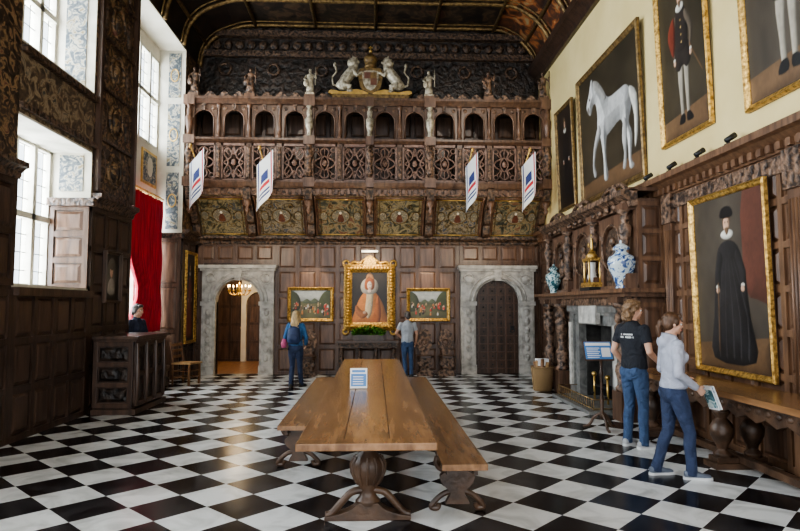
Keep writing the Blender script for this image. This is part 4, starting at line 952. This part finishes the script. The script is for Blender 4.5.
    return b.make(recalc=False)
JEAN=cloth('denim_blue',(.05,.09,.18)); JEAND=cloth('denim_dark',(.03,.046,.1))
TEE=cloth('black_tshirt',(.015,.017,.024)); HOOD=cloth('pale_hoodie',(.42,.43,.5),.85); TEAL=cloth('blue_top',(.05,.15,.32)); GREYT=cloth('grey_polo',(.42,.44,.47),.85); STEW=cloth('navy_jacket',(.02,.025,.05))
HB=hairm('hair_sandy',(.24,.14,.07)); HBR=hairm('hair_brown',(.12,.06,.03)); HBL=hairm('hair_blonde',(.62,.42,.2)); HGR=hairm('hair_grey',(.12,.1,.09))
SH1=mat('shoe_white',(.4,.4,.41),rough=.6); SH2=mat('shoe_grey',(.12,.14,.18),rough=.7); SOLE=mat('sole_white',(.6,.6,.6),rough=.6); SHB=mat('shoe_dark',(.03,.025,.02),rough=.6)
PINK=mat('pink_nylon',(.6,.12,.25),rough=.6); PACK=mat('navy_nylon',(.015,.03,.08),(.03,.05,.13),rough=.6,scale=8)
def tee_text(b,tree):
    def pr(x,z,w,h):
        n=max(1,int(w/.012)); 
        for i in range(n):
            if random.random()<.15: continue
            xa=x+i*w/n; xb=xa+w/n*.75; q=[]
            for (xx,zz) in((xa,z),(xb,z),(xb,z+h),(xa,z+h)):
                l,_,_,_=tree.ray_cast(V((xx,-1,zz)),V((0,1,0)))
                if l is None: return
                q.append(l+V((0,-.003,0)))
            b.add(q,[(0,1,2,3)],WHC)
    random.seed(2); pr(-.09,1.33,.18,.018); pr(-.1,1.295,.2,.022)
person('man',(3.07,7.05),-1.15,1.71,[((-.1,.02,.47),(-.11,-.02,.085),.25),((.1,.03,.47),(.12,.0,.085),-.3)],
  [((-.27,-.05,1.13),(-.25,.14,.93)),((.26,-.03,1.14),(.19,.2,1.0))],TEE,JEAN,SH1,SOLE,HB,'curly','short',False,(-.3,-.05),.93,tee_text)
def leaflet(b,tree):
    O=b.M; b.M=O@T(.13,.33,.84)@RX(.35)@RZ(.2)
    for k in range(3): b.box(-.075+.01*k,.075+.01*k,-.004+.01*k,.002+.01*k,-.12,.14,[WHITE,PORC,WHITE][k])
    b.box(-.07,.07,-.0055,-.004,-.1,.1,PORC2); b.M=O
person('woman',(2.92,5.82),-pi/2-.02,1.58,[((-.09,-.03,.47),(-.09,-.17,.085),.15),((.09,.12,.47),(.1,.12,.085),-.12)],
  [((-.23,-.02,1.12),(-.16,.2,1.0)),((.24,-.06,1.11),(.18,.17,.95))],HOOD,JEAND,SH2,SOLE,HBR,'tied','hood',True,(-.05,-.12),.94,leaflet,None,.6)
def pack(b,tree):
    t=B('t'); t.tube([(0,-.19,1.0),(0,-.21,1.04),(0,-.215,1.2),(0,-.2,1.34),(0,-.18,1.38)],[(.1,.04),(.15,.085),(.155,.09),(.13,.07),(.06,.03)],PACK,18); t.sph((0,-.29,1.13),(.11,.035,.09),PACK)
    vs,fs=fuse(t,.01,3); b.add(vs,fs,PACK,True)
    for sx in(-1,1): b.tube(cr([(sx*.08,-.15,1.38),(sx*.1,-.06,1.46),(sx*.11,.06,1.42),(sx*.12,.13,1.3),(sx*.16,.04,1.12),(sx*.13,-.14,1.06)],4,False),(.014),PACK,8)
    b.tube([(-.24,-.1,.9),(-.25,-.1,1.0),(-.24,-.1,1.1)],[(.05,.09),(.07,.1),(.04,.07)],PINK,12)
person('woman',(-1.62,12.45),-.1,1.55,[((-.08,.03,.47),(-.09,-.06,.085),.2),((.09,.05,.47),(.12,.08,.085),-.3)],
  [((-.24,-.03,1.14),(-.17,.2,1.05)),((.25,-.04,1.13),(.2,.15,.95))],TEAL,JEAND,SHB,SHB,HBL,'long','long',True,(0,0),.94,pack)
person('man',(.76,14.05),.12,1.52,[((-.08,.03,.47),(-.05,0,.085),.1),((.1,.03,.47),(.1,-.02,.085),-.3)],
  [((-.3,-.02,1.17),(-.14,.14,1.03)),((.25,-.02,1.13),(.24,.1,.9))],GREYT,JEAN,SHB,SHB,HGR,'short','short',False,(.1,-.25),.92)
person('seated_steward',(-4.38,11.3),-1.9,1.7,[((-.12,.42,.86),(-.11,.42,.43),.1),((.12,.42,.86),(.11,.42,.43),-.1)],
  [((-.24,.02,1.14),(-.14,.26,1.02)),((.24,.02,1.14),(.14,.26,1.02))],STEW,STEW,SHB,SHB,HGR,'short','long',True,(.1,-.1),.95,None,None,.4,zoff=-.02)
b=B('high_stool'); b.M=T(-4.38,11.3,0); b.lathe([(.16,.7),(.18,.72),(.18,.74),(.16,.75)],(0,0,0),CHW,20)
for k in range(4):
    a=k*pi/2+pi/4; b.tube([(.12*math.cos(a),.12*math.sin(a),.71),(.2*math.cos(a),.2*math.sin(a),0)],.018,CHW,8)
b.torus((0,0,.3),.18,.012,CHW,20,6); b.make()
# ------------------------------------------------------------ lights
w=bpy.data.worlds.new('World'); bpy.context.scene.world=w; w.use_nodes=True
w.node_tree.nodes['Background'].inputs[0].default_value=(.93,.97,1,1); w.node_tree.nodes['Background'].inputs[1].default_value=2.4
def area(name,loc,rot,sx,sy,p,col=(1,1,1)):
    l=bpy.data.lights.new(name,'AREA'); l.shape='RECTANGLE'; l.size=sx; l.size_y=sy; l.energy=p; l.color=col
    o=bpy.data.objects.new(name,l); o.location=loc; o.rotation_euler=rot; bpy.context.scene.collection.objects.link(o); return o
for i,(yc,wd,z,h) in enumerate(((4.1,2.2,4.5,5.2),(8.4,2,4.5,5.2),(12.35,2.9,4.3,5.8))):  # first panel shines through the added out-of-view windows
    area('daylight_%d'%i,(-5.7,yc,z),(0,-pi/2,0),h,wd,750,(.93,.97,1))
def point(name,loc,p,col,r=.1):
    l=bpy.data.lights.new(name,'POINT'); l.energy=p; l.color=col; l.shadow_soft_size=r; o=bpy.data.objects.new(name,l); o.location=loc; bpy.context.scene.collection.objects.link(o)
point('chandelier_glow',(-3.62,16.2,2.75),70,(1,.78,.5),.3); 
def spot(name,loc,tgt,p,ang,col=(1,.82,.58)):
    l=bpy.data.lights.new(name,'SPOT'); l.energy=p; l.color=col; l.spot_size=ang; l.spot_blend=.6; l.shadow_soft_size=.06
    o=bpy.data.objects.new(name,l); o.location=loc; d=V(tgt)-V(loc); o.rotation_euler=d.to_track_quat('-Z','Y').to_euler(); bpy.context.scene.collection.objects.link(o)
spot('queen_picture_lamp',(-.13,14.1,3.2),(-.13,14.77,1.8),50,1.6)
spot('landscape_lamp',(-1.55,14.1,3.0),(-1.55,14.77,1.7),38,1.3); spot('landscape_lamp',(1.3,14.1,3.0),(1.3,14.77,1.7),38,1.3)
for x in(-2.9,-.1,2.7): spot('cove_fill',(x,12.6,3.0),(x,14.3,3.9),40,2.0)  # unseen fill spots in mid-air, no fixture, aimed up at the cove
for x in(-2.6,2.4): spot('gallery_fill',(x,10.5,6.8),(x,13.9,5.6),120,1.2,(1,.9,.76))  # fill spots added in mid-air to brighten the gallery front
# ------------------------------------------------------------ camera
f=600.0; yaw=math.atan(25/f); pitch=math.atan(40.5/f)
cam=bpy.data.cameras.new('camera'); co=bpy.data.objects.new('camera',cam); bpy.context.scene.collection.objects.link(co)
cam.sensor_width=36; cam.lens=f/800*36; co.location=(0,0,1.65); co.rotation_euler=(pi/2+pitch,0,-yaw); bpy.context.scene.camera=co
bpy.context.scene.view_settings.view_transform='AgX'
bpy.context.scene.view_settings.look='AgX - Medium High Contrast'
bpy.context.scene.view_settings.exposure=.7
